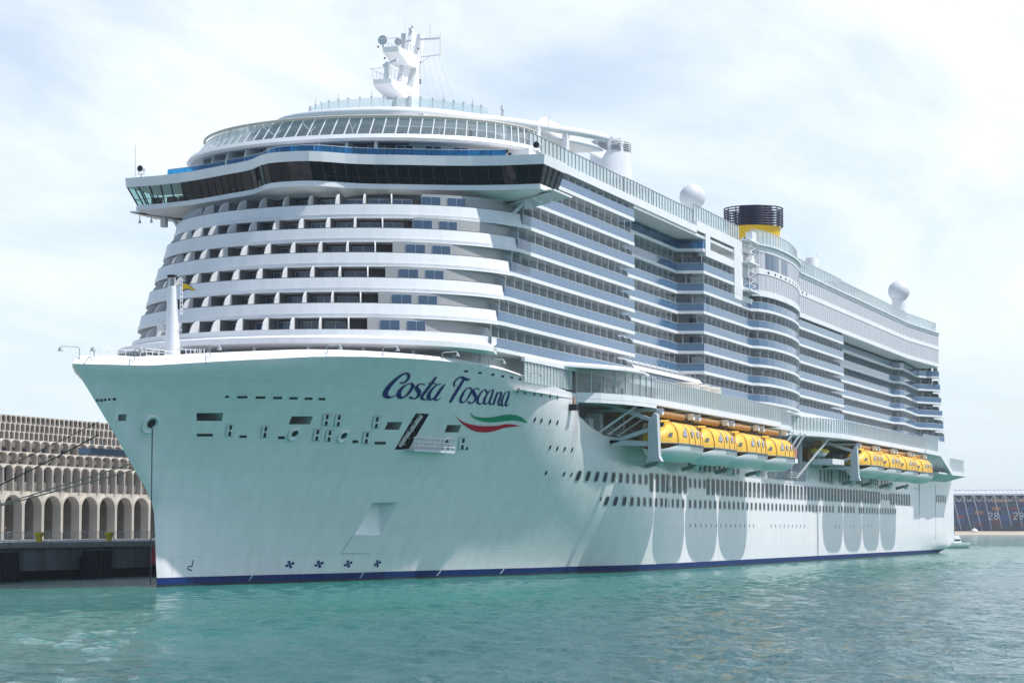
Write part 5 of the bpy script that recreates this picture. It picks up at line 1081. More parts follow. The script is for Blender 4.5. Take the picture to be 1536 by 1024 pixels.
for x in (205, 212): mb = MB(); mb.tube([(x, -14, 47), (x, -14, 51.6)], .08, 5); mb.lathe(x, -14, [(1.1, 51.5), (.2, 51.9)], 12); mb.build('sunshade', M['grey'], ship)
mb = MB(); mb.box(164, 168, -19.5, -15, 46.6, 51.5); mb.box(197, 203, -18, -14, 46.6, 51.0); mb.build('deck_cabin', M['railglass'], ship)
for x0, x1 in ((83.5, 97), (218, 236)):
    mb = MB(); mb.box(x0, x1, -19.9, -16, 49.1 if x0 < 100 else 49.6, 49.25 if x0 < 100 else 49.8)
    for k in range(5): mb.box(x0 + k * 3 + .2, x0 + k * 3 + .4, -19.7, -19.5, 46.5, 49.2)
    mb.build('deck_canopy', M['midgrey'], ship)
# ================================================================= lifeboats and davits
def lifeboat(label):
    t = thing('lifeboat', label, 'lifeboat', (0, 0, 0), 0, 'lifeboats hung along the port side')
    Lh = 8.45; ns = 24
    def ring(u):
        """plan half width at u in -1..1 (minus is the bow)"""
        e = abs(u); return 2.62 * (1 - e ** (3.2 if u < 0 else 5.0)) ** .62 if e < 1 else .02
    # white lower body
    mb = MB(); prof = [(0.0, 0.0), (.30, .02), (.62, .25), (.86, .75), (.98, 1.35), (1.0, 2.0)]
    rows = []
    for i in range(ns + 1):
        u = -1 + 2 * i / ns; w = ring(u); rise = .75 * max(0, abs(u) - .55) / .45
        tun = .0
        rows.append([(u * Lh, s * w * a, z * (1 - rise * .55) + rise * 1.1 * (1 - z / 2.0)) for s, P in ((-1, prof[::-1]), (1, prof[1:])) for a, z in P])
    m = len(rows[0]); vs = [p for r in rows for p in r]
    mb.add(vs, [(i * m + j, i * m + j + 1, (i + 1) * m + j + 1, (i + 1) * m + j) for i in range(ns) for j in range(m - 1)], True)
    mb.cur = 1
    for k in range(16):
        x = -.5 + k * .5
        for s in (-1, 1): mb.bar((x, s * (ring(x / Lh) + .02), 1.35), (x, s * (ring(x / Lh) + .04), 1.95), .06)
    mb.build('boat_hull', [M['boatwhite'], M['midgrey']], t)
    mb = MB(); P = [(-1 + 2 * i / 32) for i in range(33)]
    loop = [(u * Lh, -ring(u) - .06, 2.02) for u in P] + [(u * Lh, ring(u) + .06, 2.02) for u in reversed(P[1:-1])]
    mb.tube(loop, .09, 5, closed=True); mb.build('fender_rail', M['post'], t)
    # yellow canopy, slightly segmented
    mb = MB(); cp = [(1.0, 2.0), (1.0, 2.7), (.95, 3.45), (.83, 4.1), (.62, 4.55), (.3, 4.78), (0, 4.82)]; rows = []
    ns2 = 36
    for i in range(ns2 + 1):
        u = -1 + 2 * i / ns2; w = ring(u * .985) ; k = 1 - max(0, (abs(u) - .48) / .52) ** 2 * (.72 if u < 0 else .62)
        seg = .97 if (i % 6 == 0 and 0 < i < ns2) else 1.0
        rows.append([(u * Lh * .985, s * w * a * seg, 2.0 + (z - 2.0) * k * seg) for s, Q in ((-1, cp), (1, cp[:-1][::-1])) for a, z in Q])
    m = len(rows[0]); vs = [p for r in rows for p in r]
    mb.add(vs, [(i * m + j, i * m + j + 1, (i + 1) * m + j + 1, (i + 1) * m + j) for i in range(ns2) for j in range(m - 1)], True)
    cn = mb.build('canopy', M['yellow'], t)
    mb = MB(); mb.slab([(-6.6, 3.9), (-6.1, 4.7), (-5.0, 4.95), (-4.3, 4.8), (-4.2, 4.2)], 'y', -1.0, 1.0); mb.build('wheelhouse', M['yellow'], cn)
    # windows: forward panes, triangle and square side lights
    for s in (-1, 1):
        for q in ([(-7.2, 2.85), (-6.5, 2.85), (-6.3, 3.3), (-6.9, 3.3)],):
            mb = MB(); f = [(x, s * (ring(x / Lh) * .985 + .06), z) for x, z in q]; mb.add(f, [(0, 1, 2, 3)]); mb.build('window', M['windowgrey'], cn)
        for q in ([(-3.9, 3.0), (-2.0, 3.0), (-2.9, 4.2)], [(-.3, 3.1), (.7, 3.1), (.7, 3.9), (-.1, 3.95)], [(2.3, 3.1), (3.3, 3.1), (3.3, 3.95), (2.4, 3.95)], [(4.7, 3.1), (5.6, 3.1), (5.6, 3.8), (4.8, 3.9)]):
            mb = MB(); f = [(x, s * (ring(x / Lh) * (1.0 if z < 3.5 else .94) + .05), z) for x, z in q]; mb.add(f, [tuple(range(len(q)))]); mb.build('window', mat('boat_window_grey', (.33, .34, .36), .2) if 'boat_window_grey' not in bpy.data.materials else bpy.data.materials['boat_window_grey'], cn)
    for x in (-5.2, -1.4, 1.3, 4.0, 6.4):
        mb = MB(); w = ring(x / Lh); mb.tube([(x, w * a + .03, z) for a, z in cp] + [(x, -(w * a + .03), z) for a, z in reversed(cp[:-1])], .045, 4)
        mb.build('canopy_rib', M['orange'], cn)
    mb = MB(); mb.add([(-6.62, -.85, 4.15), (-6.62, .85, 4.15), (-6.2, .8, 4.62), (-6.2, -.8, 4.62)], [(0, 1, 2, 3)]); mb.build('window', M['window'], cn)
    return t
def copy_tree(o, parent=None):
    c = o.copy(); COL.objects.link(c)
    if parent is not None: c.parent = parent
    for ch in [x for x in bpy.data.objects if x.parent == o]: copy_tree(ch, c)
    return c
BLAB = ['yellow and white lifeboat nearest the bow, beside the forward grey davit frame',
        'yellow and white lifeboat second from the bow in the forward row', 'yellow and white lifeboat third from the bow in the forward row',
        'yellow and white lifeboat last in the forward row, next to the red banner',
        'yellow and white lifeboat first in the aft row, beside the second grey davit frame', 'yellow and white lifeboat second in the aft row', 'yellow and white lifeboat third in the aft row',
        'yellow and white lifeboat last towards the stern, beside the sloping white overhang']
BX = [85.3, 102.4, 119.7, 137.0, 206.5, 223.6, 240.7, 257.8]
bpy.context.view_layer.update()
boat0 = lifeboat(BLAB[0])
boats = [boat0] + [copy_tree(boat0) for _ in BX[1:]]
for o, x, lb in zip(boats, BX, BLAB): o.location = (x, -25.65, 13.65 if x < 150 else 14.1); o['label'] = lb
for x in BX:
    # falls, hook block, rafts stowed over the boat
    for dx in (-7.2, 7.0):
        mb = MB(); mb.box(x + dx - .4, x + dx + .4, -26.6, -25.86, 19.1, 19.9); hk = mb.build('davit_block', M['white'], ship)
        mb = MB(); mb.tube([(x + dx, -26.2, 17.2), (x + dx, -26.2, 19.0)], .07, 5); mb.build('fall_wire', M['post'], hk)
        mb = MB(); mb.box(x + dx - .25, x + dx + .25, -26.6, -18, 19.5, 19.9); mb.build('davit_arm', M['midgrey'], ship)
    mb = MB(); mb.tube([(x - 6.3, -25.3, 19.4), (x + 6.1, -25.3, 19.4)], .42, 12); mb.box(x - 6.3, x + 6, -25.2, -19, 19.15, 19.6); mb.build('raft_canister', M['orange'], ship)
    mb = MB(); mb.bar((x + 4.0, -21.05, 13.2), (x + 3.6, -22.7, 13.6), .5, .5); mb.build('boat_cradle', M['grey'], ship)
    mb = MB(); mb.tube([(x + 3.6, -22.9, 13.3), (x + 3.2, -23.5, 13.9)], [.42, .3], 10); mb.build('cradle_pad', M['white'], ship)
for x in (74.6, 194.5):
    mb = MB()
    mb.slab([(-27.0, 19.0), (-26.6, 19.2), (-25.9, 18.0), (-25.9, 14.0), (-25.6, 13.4), (-27.5, 13.4), (-27.2, 14.0)], 'x', x - .55, x + .55)
    mb.build('davit_frame', M['midgrey'], ship)
    mb = MB(); mb.bar((x, -26.0, 18.4), (x, -20.2, 20.4), .7, .45); mb.bar((x, -25.9, 17.2), (x, -21.0, 15.7), .6, .45); mb.bar((x, -26.0, 15.5), (x, -20.8, 15.7), .6, .6); mb.build('davit_brace', M['midgrey'], ship)
# small rescue boat stowed in the recess between the rows
rb = thing('rescue_boat', 'small orange and grey rescue boat stowed in the recess just ahead of the aft lifeboats', 'rescue boat', (186.5, -22.2, 17.3))
mb = MB()
rows = []
for i in range(13):
    u = -1 + i / 6; w = 1.1 * (1 - abs(u) ** 3) ** .6 if abs(u) < 1 else .03; rows.append([(u * 3.4, a * w, z) for a, z in ((-1, .9), (-.9, .4), (-.4, .05), (0, 0), (.4, .05), (.9, .4), (1, .9))])
vs = [p for r in rows for p in r]; mb.add(vs, [(i * 7 + j, i * 7 + j + 1, i * 7 + j + 8, i * 7 + j + 7) for i in range(12) for j in range(6)], True); mb.build('boat_hull', M['midgrey'], rb)
mb = MB(); mb.tube([r[0] for r in rows] + [r[-1] for r in reversed(rows)], .28, 8, closed=True); mb.build('inflatable_collar', M['bollard'], rb)
mb = MB(); mb.box(-.6, .6, -.5, .5, .5, 1.5); mb.box(-1.2, 1.2, -.7, .7, 1.7, 2.6); mb.build('console', M['orange'], rb)
# ================================================================= water
m = bpy.data.materials.new('harbour_water'); m.use_nodes = True
n = m.node_tree.nodes; l = m.node_tree.links; b = n['Principled BSDF']
b.inputs['Roughness'].default_value = .05; b.inputs['IOR'].default_value = 1.33; b.inputs['Specular IOR Level'].default_value = .4
t = n.new('ShaderNodeTexCoord')
def noise_node(scale, detail, stretch, rot=0, rough=.55):
    mp_ = n.new('ShaderNodeMapping'); mp_.inputs['Scale'].default_value = stretch; mp_.inputs['Rotation'].default_value = (0, 0, rot); l.new(t.outputs['Object'], mp_.inputs[0])
    z = n.new('ShaderNodeTexNoise'); z.inputs['Scale'].default_value = scale; z.inputs['Detail'].default_value = detail; z.inputs['Roughness'].default_value = rough; l.new(mp_.outputs[0], z.inputs[0]); return z
zc = noise_node(.012, 5, (1, 2.2, 1), math.radians(20))
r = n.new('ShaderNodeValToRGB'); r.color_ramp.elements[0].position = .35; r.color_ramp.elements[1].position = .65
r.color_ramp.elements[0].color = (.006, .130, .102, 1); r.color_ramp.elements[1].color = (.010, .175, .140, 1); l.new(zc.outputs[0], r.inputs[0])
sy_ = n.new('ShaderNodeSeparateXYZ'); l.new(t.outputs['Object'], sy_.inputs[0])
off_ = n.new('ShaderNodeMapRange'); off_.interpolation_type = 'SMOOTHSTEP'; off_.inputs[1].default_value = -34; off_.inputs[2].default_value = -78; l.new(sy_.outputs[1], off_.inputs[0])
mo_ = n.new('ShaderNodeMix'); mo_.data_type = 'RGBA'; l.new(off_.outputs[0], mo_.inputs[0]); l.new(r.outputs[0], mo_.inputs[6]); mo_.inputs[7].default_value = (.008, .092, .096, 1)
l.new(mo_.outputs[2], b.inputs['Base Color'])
def mth(op, a, c):
    q = n.new('ShaderNodeMath'); q.operation = op
    for i, v in enumerate((a, c)):
        if isinstance(v, (int, float)): q.inputs[i].default_value = v
        else: l.new(v, q.inputs[i])
    return q.outputs[0]
z1 = noise_node(.8, 5, (1, 1.6, 1), math.radians(-25)); z2 = noise_node(2.6, 5, (1, 1.3, 1), math.radians(30), .6); z3 = noise_node(.05, 3, (1, 2, 1))
h = mth('ADD', mth('MULTIPLY', z1.outputs[0], .60), mth('MULTIPLY', z2.outputs[0], .20))
h = mth('MULTIPLY', h, mth('ADD', mth('MULTIPLY', z3.outputs[0], 1.4), .1))
bp = n.new('ShaderNodeBump'); bp.inputs['Strength'].default_value = 1; bp.inputs['Distance'].default_value = .8; l.new(h, bp.inputs['Height']); l.new(bp.outputs[0], b.inputs['Normal'])
import numpy as np
def water_mesh():
    # real waves near the ship, flat sea beyond
    wx0, wx1, wy0, wy1, st_ = -165.0, 520.0, -125.0, 40.0, .55
    nx_, ny_ = int((wx1 - wx0) / st_) + 1, int((wy1 - wy0) / st_) + 1
    gx_, gy_ = np.meshgrid(np.linspace(wx0, wx1, nx_), np.linspace(wy0, wy1, ny_), indexing='ij')
    rs = np.random.RandomState(4); hgt = np.zeros_like(gx_)
    for i in range(46):
        lam = 1.7 * (5.5 / 1.7) ** rs.rand(); a_ = math.radians(-60 + rs.randn() * 38); k_ = 2 * math.pi / lam
        amp = .033 / k_ * rs.uniform(.5, 1.2)
        wob = .6 * np.sin(gx_ * rs.uniform(.01, .05) + gy_ * rs.uniform(-.05, .05) + rs.rand() * 6)
        hgt += amp * np.sin(k_ * (gx_ * math.cos(a_) + gy_ * math.sin(a_)) + rs.rand() * 6.28 + wob * 3)
    # wind lanes: calmer water in the lee of the ship
    lane = .55 + .25 * np.sin(gx_ * .021 + gy_ * .05 + 1) * np.sin(gy_ * .09 - gx_ * .013 + 2)
    dist = np.clip((-gy_ - 22 - .02 * gx_) / 22.0, 0, 1); lane = (lane + .2) * (.30 + .70 * dist)
    edge = np.clip(np.minimum.reduce([gx_ - wx0, wx1 - gx_, gy_ - wy0, wy1 - gy_]) / 8.0, 0, 1)
    hgt *= lane * edge
    co_ = np.stack([gx_, gy_, hgt], -1).reshape(-1, 3)
    idx = np.arange(nx_ * ny_).reshape(nx_, ny_)
    f_ = np.stack([idx[:-1, :-1], idx[1:, :-1], idx[1:, 1:], idx[:-1, 1:]], -1).reshape(-1, 4)
    B = 9000.0; n0 = len(co_)
    ex = np.array([(-B, -B, 0), (B, -B, 0), (B, B, 0), (-B, B, 0), (wx0, wy0, 0), (wx1, wy0, 0), (wx1, wy1, 0), (wx0, wy1, 0)])
    co_ = np.concatenate([co_, ex]); f_ = np.concatenate([f_, np.array([(0, 1, 5, 4), (1, 2, 6, 5), (2, 3, 7, 6), (3, 0, 4, 7)]) + n0])
    me = bpy.data.meshes.new('water'); me.vertices.add(len(co_)); me.vertices.foreach_set('co', co_.astype(np.float32).ravel())
    me.loops.add(len(f_) * 4); me.loops.foreach_set('vertex_index', f_.astype(np.int32).ravel()); me.polygons.add(len(f_)); me.polygons.foreach_set('loop_start', np.arange(0, len(f_) * 4, 4, dtype=np.int32))
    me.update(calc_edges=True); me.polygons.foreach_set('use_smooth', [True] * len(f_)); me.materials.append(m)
    o = bpy.data.objects.new('water', me); COL.objects.link(o); return o
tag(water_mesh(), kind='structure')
# ================================================================= quay
mc = mat('quay_concrete', (.15, .165, .17), .8, vary=.45, scale=.45, stretch=(1, 1, .12), bump=.3, bscale=3)
mcap = mat('quay_cap', (.33, .33, .32), .85, vary=.2, scale=1.5, bump=.3, bscale=3)
mb = MB(); mb.box(-60, 420, 26.3, 260, -1, .95); mb.cur = 1; mb.box(-60, 420, 25.6, 26.6, .96, 3.35); mb.cur = 2; mb.box(-60, 420, 25.3, 260, 3.36, 3.93)
tag(mb.build('quay', [M['dark'], mc, mcap]), kind='structure')
for x, w, lb in ((-11, 11, 'black rubber fender on the quay wall at the far left edge of the picture'), (13.0, 5.2, 'black rubber fender on the quay wall just left of the bow')):
    pass
for x0, x1, lb in ((5.5, 14.6, 'broad black rubber fender on the quay wall at the left edge'), (29.2, 33.4, 'black rubber fender on the quay wall close to the bow'), (56, 60.4, None)):
    if lb is None: continue
    f = thing('quay_fender', lb, 'fender', ((x0 + x1) / 2, 24.2, 0), 0, 'rubber fenders on the quay wall'); w = (x1 - x0) / 2
    mb = MB(); k = int(w * 2 / .75)
    for i in range(k): xx = -w + (i + .5) * 2 * w / k; mb.tube([(xx, -.6, -.4), (xx, -.6, 3.0)], w / k * .96, 8)
    mb.box(-w, w, -.55, .4, -.3, 2.95); mb.build('fender_face', M['fender'], f)
    mb = MB(); mb.box(-w * .6, w * .6, .3, 1.3, .8, 2.4); mb.build('fender_mount', M['dark'], f)
def bollard(x, lb):
    t_ = thing('bollard', lb, 'bollard', (x, 26.1, 3.93), 0, 'yellow mooring bollards on the quay edge')
    mb = MB(); mb.lathe(0, 0, [(.45, 0), (.34, .12), (.32, .55), (.52, .8), (.5, 1.0), (.01, 1.1)], 16); mb.build('bollard_post', M['bollard'], t_)
    mb = MB(); mb.lathe(0, 0, [(.6, 0.0), (.6, .05)], 16); mb.build('base_plate', M['grey'], t_)
bollard(22.6, 'yellow mooring bollard on the quay edge in front of the third arch pier'); bollard(37.3, 'yellow mooring bollard on the quay edge above the fender near the bow')
# big yellow buoy-like floats hung on the quay edge
for x, lb in ():
    mb = MB(); mb.lathe(x, 25.0, [(.01, 2.7), (.5, 2.9), (.72, 3.4), (.5, 3.9), (.01, 4.1)], 16); tag(mb.build('yellow_float', M['bollard']), lb, 'float')
# crowd barriers
def barrier():
    t_ = thing('crowd_barrier', 'grey steel crowd barrier standing along the quay edge', 'barrier', (0, 0, 0), 0, 'steel crowd barriers along the quay')
    mb = MB(); mb.tube([(-1.2, 0, .15), (-1.2, 0, 1.0), (-1.1, 0, 1.1), (1.1, 0, 1.1), (1.2, 0, 1.0), (1.2, 0, .15)], .035, 6); mb.tube([(-1.2, 0, .22), (1.2, 0, .22)], .03, 6); mb.build('barrier_frame', M['steel'], t_)
    mb = MB()
    for k in range(11): mb.tube([(-1.0 + .2 * k, 0, .22), (-1.0 + .2 * k, 0, 1.1)], .014, 4)
    mb.build('barrier_bars', M['steel'], t_)
    for s in (-.9, .9): mb = MB(); mb.bar((s, -.3, .03), (s, .3, .03), .06); mb.bar((s, 0, .03), (s, 0, .2), .05); mb.build('foot', M['steel'], t_)
    return t_
b0 = barrier(); bpy.context.view_layer.update()
for k in range(17):
    o = b0 if k == 0 else copy_tree(b0); o.location = (11.5 + k * 2.75, 27.4, 3.93)
# ================================================================= terminal building
term = thing('terminal_building', 'long beige concrete terminal with rows of tall arches behind the quay', 'building', (0, 0, 0))
FY = 60.0
def arch_cell(mb, x0, x1, z0, z1, pier, spring, depth, y=FY, rim=0.0):
    """wall panel with an arched opening, extruded inwards"""
    w = x1 - x0; a = x0 + pier; c = x1 - pier; cx = (x0 + x1) / 2; r = (c - a) / 2; n = 12
    arc = [(cx - r * math.cos(math.pi * k / n), spring + (z1 - .25 * (z1 - spring) - spring) * math.sin(math.pi * k / n)) for k in range(n + 1)]
    F = [];
    # piers
    mb.box(x0, a, y, y + depth, z0, spring); mb.box(c, x1, y, y + depth, z0, spring)
    o = [(x0 + (x1 - x0) * k / n, z1) for k in range(n + 1)]; o[0] = (x0, z1)
    vs = [(p[0], y, p[1]) for p in arc] + [(p[0], y, p[1]) for p in o] + [(p[0], y + depth, p[1]) for p in arc]; m1 = n + 1
    mb.add(vs, [(k, k + 1, m1 + k + 1, m1 + k) for k in range(n)] + [(k, 2 * m1 + k, 2 * m1 + k + 1, k + 1) for k in range(n)])
    mb.add([(x0, y, spring), (a, y, spring), (x0, y, z1)], [(0, 1, 2)]); mb.add([(c, y, spring), (x1, y, spring), (x1, y, z1)], [(0, 1, 2)])
    if rim:
        ou = [(cx - (r + rim) * math.cos(math.pi * k / n), spring + (arc[n // 2][1] - spring + rim) * math.sin(math.pi * k / n)) for k in range(n + 1)]
        inn_ = [(a, z0)] + arc + [(c, z0)]; ouu = [(a - rim, z0)] + ou + [(c + rim, z0)]; m2 = len(inn_)
        vs = [(p[0], y - .3, p[1]) for p in inn_] + [(p[0], y - .3, p[1]) for p in ouu] + [(p[0], y, p[1]) for p in inn_] + [(p[0], y, p[1]) for p in ouu]
        mb.add(vs, [(k, k + 1, m2 + k + 1, m2 + k) for k in range(m2 - 1)] + [(m2 + k, m2 + k + 1, 3 * m2 + k + 1, 3 * m2 + k) for k in range(m2 - 1)] + [(k, 2 * m2 + k, 2 * m2 + k + 1, k + 1) for k in range(m2 - 1)])
BW = 4.87; X0 = 68.66 - 3 * BW
cells = []; glz = []
nb_ = 13
ROWS = [(3.93, 10.3, 1, .30, 8.2, 1.0, .28), (10.3, 13.84, 2, .17, 13.0, .8, .13), (13.84, 15.48, 2.0001, .17, 14.95, .5, .08), (15.48, 17.12, 2.0002, .17, 16.6, .5, .08), (17.12, 18.21, 4, .14, 17.9, .5, 0), (18.21, 19.3, 4, .14, 18.98, .5, 0), (19.3, 20.35, 4, .14, 20.0, .5, 0)]
for ri_, (z0, z1, div, pier, spring, dep, rim) in enumerate(ROWS):
    dv_ = int(div); w = BW / dv_; sh = w / 2 if ri_ in (2, 4, 6) else 0; yy = FY + (0, .05, .25, .5, .9, 1.15, 1.4)[ri_]
    for k in range(nb_ * dv_):
        x0 = X0 + k * w + sh
        cells.append(((x0, yy, z0), lambda mb, x0=x0, w=w, z0=z0, z1=z1, pier=pier, spring=spring, dep=dep, yy=yy, rim=rim: arch_cell(mb, x0, x0 + w, z0, z1, pier, spring, dep, yy, rim)))
        if ri_ in (1, 3):
            dark = (k % 2 == 0 and (k // 2) % 9 < 6) if ri_ == 1 else False
            if dark: glz.append(((x0, yy, z0), lambda mb, x0=x0, w=w, yy=yy, z0=z0: mb.box(x0 + .2, x0 + w - .2, yy + .72, yy + .8, z0 + 1.3, z0 + 3.4)))
            if ri_ == 3 and k % 2 == 0: glz.append(((x0, yy, z0), lambda mb, x0=x0, w=w, yy=yy, z0=z0: mb.box(x0 + w * .3, x0 + w * .6, yy - .15, yy + .2, z0 + .0, z0 + .38)))
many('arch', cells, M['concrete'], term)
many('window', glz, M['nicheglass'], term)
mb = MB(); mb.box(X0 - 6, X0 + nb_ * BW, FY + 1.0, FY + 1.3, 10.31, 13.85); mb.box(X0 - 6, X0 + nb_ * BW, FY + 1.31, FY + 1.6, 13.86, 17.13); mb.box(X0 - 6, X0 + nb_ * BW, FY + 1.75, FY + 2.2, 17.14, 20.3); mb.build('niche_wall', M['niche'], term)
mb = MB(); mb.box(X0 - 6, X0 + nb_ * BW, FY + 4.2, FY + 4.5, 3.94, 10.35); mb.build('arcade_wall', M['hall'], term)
mb = MB(); mb.box(X0 - 6, X0 + nb_ * BW, FY + 1.62, FY + 30, 9.95, 10.29); mb.box(X0 - 6, X0 + nb_ * BW, FY + 2.21, FY + 30, 19.6, 20.2); mb.build('roof', M['concrete'], term)
for k in range(nb_):
    x = X0 + k * BW
    mb = MB(); mb.box(x + 1.4, x + 2.9, FY + 4.1, FY + 4.19, 3.95, 7.0 + (k % 3) * .4); mb.build('doorway', M['nicheglass'] if k % 2 else M['niche'], term)
    mb = MB(); mb.box(x - .25, x + .25, FY + .9, FY + 4.19, 3.94, 9.9); mb.build('arcade_pier', M['niche'], term)
mb = MB()
for k in range(nb_ * 2): x = X0 + k * BW / 2; mb.box(x + .2, x + BW / 2 - .2, FY + .55, FY + .6, 10.35, 11.55)
mb.build('balcony_balustrade', M['niche'], term)
mb = MB(); mb.box(45.5, 75, 33.4, 35.0, 14.05, 14.75)
wk = mb.build('covered_walkway', mat('walkway_blue_grey', (.20, .29, .38), .5, vary=.1, scale=1)); tag(wk, 'long blue-grey elevated passenger walkway crossing in front of the terminal arches by the bow', 'walkway')
for k in range(12): mb = MB(); mb.bar((46 + k * 2.5, 33.45, 14.74), (46 + k * 2.5, 33.45, 15.9), .08); mb.build('handrail_post', M['midgrey'], wk)
for k in (10,): mb = MB(); mb.bar((48 + k * 2.6, 34.2, 3.93), (48 + k * 2.6, 34.2, 14.05), .35); mb.build('support_post', M['midgrey'], wk)
# ================================================================= mooring ropes
def rope(name, a, b_, r, m_, sag, lb, grp='mooring lines from the bow'):
    a = Vector(a); b_ = Vector(b_); n_ = 24; P = []
    for k in range(n_ + 1): t_ = k / n_; p = a.lerp(b_, t_); p.z -= sag * 4 * t_ * (1 - t_); P.append(p)
    mb = MB(); mb.tube(P, r, 6); return tag(mb.build(name, m_), lb, 'rope', grp)
fa1 = FAIRLEADS[0]; c1 = hp(sum(p[0] for p in fa1) / 4, sum(p[1] for p in fa1) / 4, .1); fa2 = FAIRLEADS[1]; c2 = hp(sum(p[0] for p in fa2) / 4, sum(p[1] for p in fa2) / 4, .1)
rope('mooring_rope', c1, (-2.0, 26.5, 4.9), .07, M['rope'], .25, 'thin tan mooring rope running from the first square fairlead on the bow')
rope('mooring_rope', c2, (-3.6, 26.5, 4.9), .07, M['rope'], .25, 'thin tan mooring rope from the second square fairlead, lower of the two tan ropes')
rope('mooring_rope', (-7.6, 1.6, 15.0), (-1.0, 27.5, 6.6), .035, M['ropedark'], .2, 'thin dark mooring rope, highest of the lines left of the bow')
rope('mooring_rope', (-6.0, 2.5, 13.9), (-2.4, 27.0, 4.9), .06, M['ropedark'], .3, 'thick dark mooring rope with a black sleeve towards the quay')
a_ = Vector((-6.0, 2.5, 13.9)); b_ = Vector((-2.4, 27.0, 4.9))
P = [a_.lerp(b_, t_) - Vector((0, 0, .3 * 4 * t_ * (1 - t_))) for t_ in (.72, .78, .84, .9)]
mb = MB(); mb.tube(P, .15, 8); tag(mb.build('rope_sleeve', M['fender']), 'black chafing sleeve around the thick dark rope at the left edge', 'rope sleeve')
x, z, r_ = ROUND[3]; p = hp(x, z, .2)
mb = MB(); mb.tube([p, p + Vector((-.25, -.25, -.4)), Vector((p.x - .3, p.y - .3, .3))], .055, 6); tag(mb.build('hanging_line', M['ropedark']), 'dark line hanging straight down from the round hawsehole at the bow', 'rope')
mb = MB(); mb.lathe(45.5, 24.9, [(.6, 1.3), (.12, 3.4)], 10); tag(mb.build('warning_cone', M['cone']), 'red net cone hanging on the quay wall beside the stem', 'cone')
# ================================================================= people
def person(loc, rz, shirt, legs, label, pose=0, grp=None):
    bm = bmesh.new(); 
    J = [(0, 0, .95), (0, 0, 1.2), (0, 0, 1.42), (0, 0, 1.52), (0, .01, 1.60), (0, .01, 1.74),
         (.10, 0, .92), (.12, .02, .50), (.12, -.02, .08), (.12, .14, .04), (-.10, 0, .92), (-.12, .03, .50), (-.12, -.02, .08), (-.12, .14, .04),
         (.20, 0, 1.40), (.27, .03 + .1 * pose, 1.14), (.26, .14 + .25 * pose, .92 + .25 * pose), (-.20, 0, 1.40), (-.27, .03 + .1 * pose, 1.14), (-.26, .14 + .25 * pose, .92 + .25 * pose)]
    R = [.15, .15, .14, .06, .10, .09, .09, .065, .045, .04, .09, .065, .045, .04, .06, .045, .035, .06, .045, .035]
    E_ = [(0, 1), (1, 2), (2, 3), (3, 4), (4, 5), (0, 6), (6, 7), (7, 8), (8, 9), (0, 10), (10, 11), (11, 12), (12, 13), (2, 14), (14, 15), (15, 16), (2, 17), (17, 18), (18, 19)]
    sk = bm.verts.layers.skin.new(); vs = [bm.verts.new(j) for j in J]; [bm.edges.new((vs[a], vs[b_])) for a, b_ in E_]
    for v, r_ in zip(vs, R): v[sk].radius = (r_, r_)
    vs[0][sk].use_root = True
    me = bpy.data.meshes.new('person'); bm.to_mesh(me); bm.free()
    o = bpy.data.objects.new('person', me); COL.objects.link(o); o.modifiers.new('s', 'SKIN'); ss = o.modifiers.new('d', 'SUBSURF'); ss.levels = 1
    dg = bpy.context.evaluated_depsgraph_get(); nm = bpy.data.meshes.new_from_object(o.evaluated_get(dg)); o.modifiers.clear(); o.data = nm
    for mm2 in (M['skin'], shirt, legs, M['hair']): nm.materials.append(mm2)
    for p in nm.polygons:
        c = p.center; p.use_smooth = True
        p.material_index = 3 if c.z > 1.64 and c.y < .05 else 0 if c.z > 1.46 or c.z < .06 else 1 if (c.z > .93 and abs(c.x) < .27) else 2 if c.z < .95 and abs(c.x) < .22 else 0
    o.location = loc; o.rotation_euler = (0, 0, rz); tag(o, label, 'person', grp)
    return o
cl = dict(dark=mat('cloth_dark', (.02, .022, .03), .8), red=mat('cloth_red', (.35, .03, .03), .8), white=mat('cloth_white', (.7, .7, .68), .8), blue=mat('cloth_blue', (.02, .06, .3), .8), tan=mat('cloth_tan', (.35, .26, .17), .8))
person((60.2, -19.9, ZD['D'] + .41), math.radians(180), cl['dark'], cl['dark'], 'person in dark clothes standing on a side balcony just aft of the bridge')
person((29.2, -14.4, ZD['G'] + .41), math.radians(150), cl['dark'], cl['dark'], 'person in dark clothes leaning on the parapet of the lowest front balcony', .8)
person((29.9, -15.2, ZD['G'] + .41), math.radians(170), cl['tan'], cl['dark'], 'person in tan shirt beside the leaning person on the lowest front balcony', .5)
person((145.2, -19.9, ZD['H'] + .41), math.radians(180), cl['dark'], cl['dark'], 'person in black on the balcony at the foot of the rounded bay')
person((281.5, -17.6, ZD['D'] + .41), math.radians(180), cl['dark'], cl['dark'], 'person in dark clothes at the aft corner balcony, left one of the pair')
person((282.6, -17.8, ZD['D'] + .41), math.radians(180), cl['white'], cl['dark'], 'person in white shirt at the aft corner balcony, right one of the pair')
person((41.6, -15.5, 47.32), math.radians(160), cl['dark'], cl['dark'], 'person in a dark top behind the leaning lounge glass above the bridge')
person((71.8, 61.3, 3.93), math.radians(200), cl['dark'], cl['dark'], 'person in dark clothes in the leftmost full arch of the terminal')
person((74.1, 61.4, 3.93), math.radians(160), cl['dark'], cl['dark'], 'person in dark clothes to the right inside the leftmost full arch of the terminal')
person((82.3, 62.2, 3.93), math.radians(180), cl['white'], cl['white'], 'person in a long white robe standing in the third arch of the terminal')
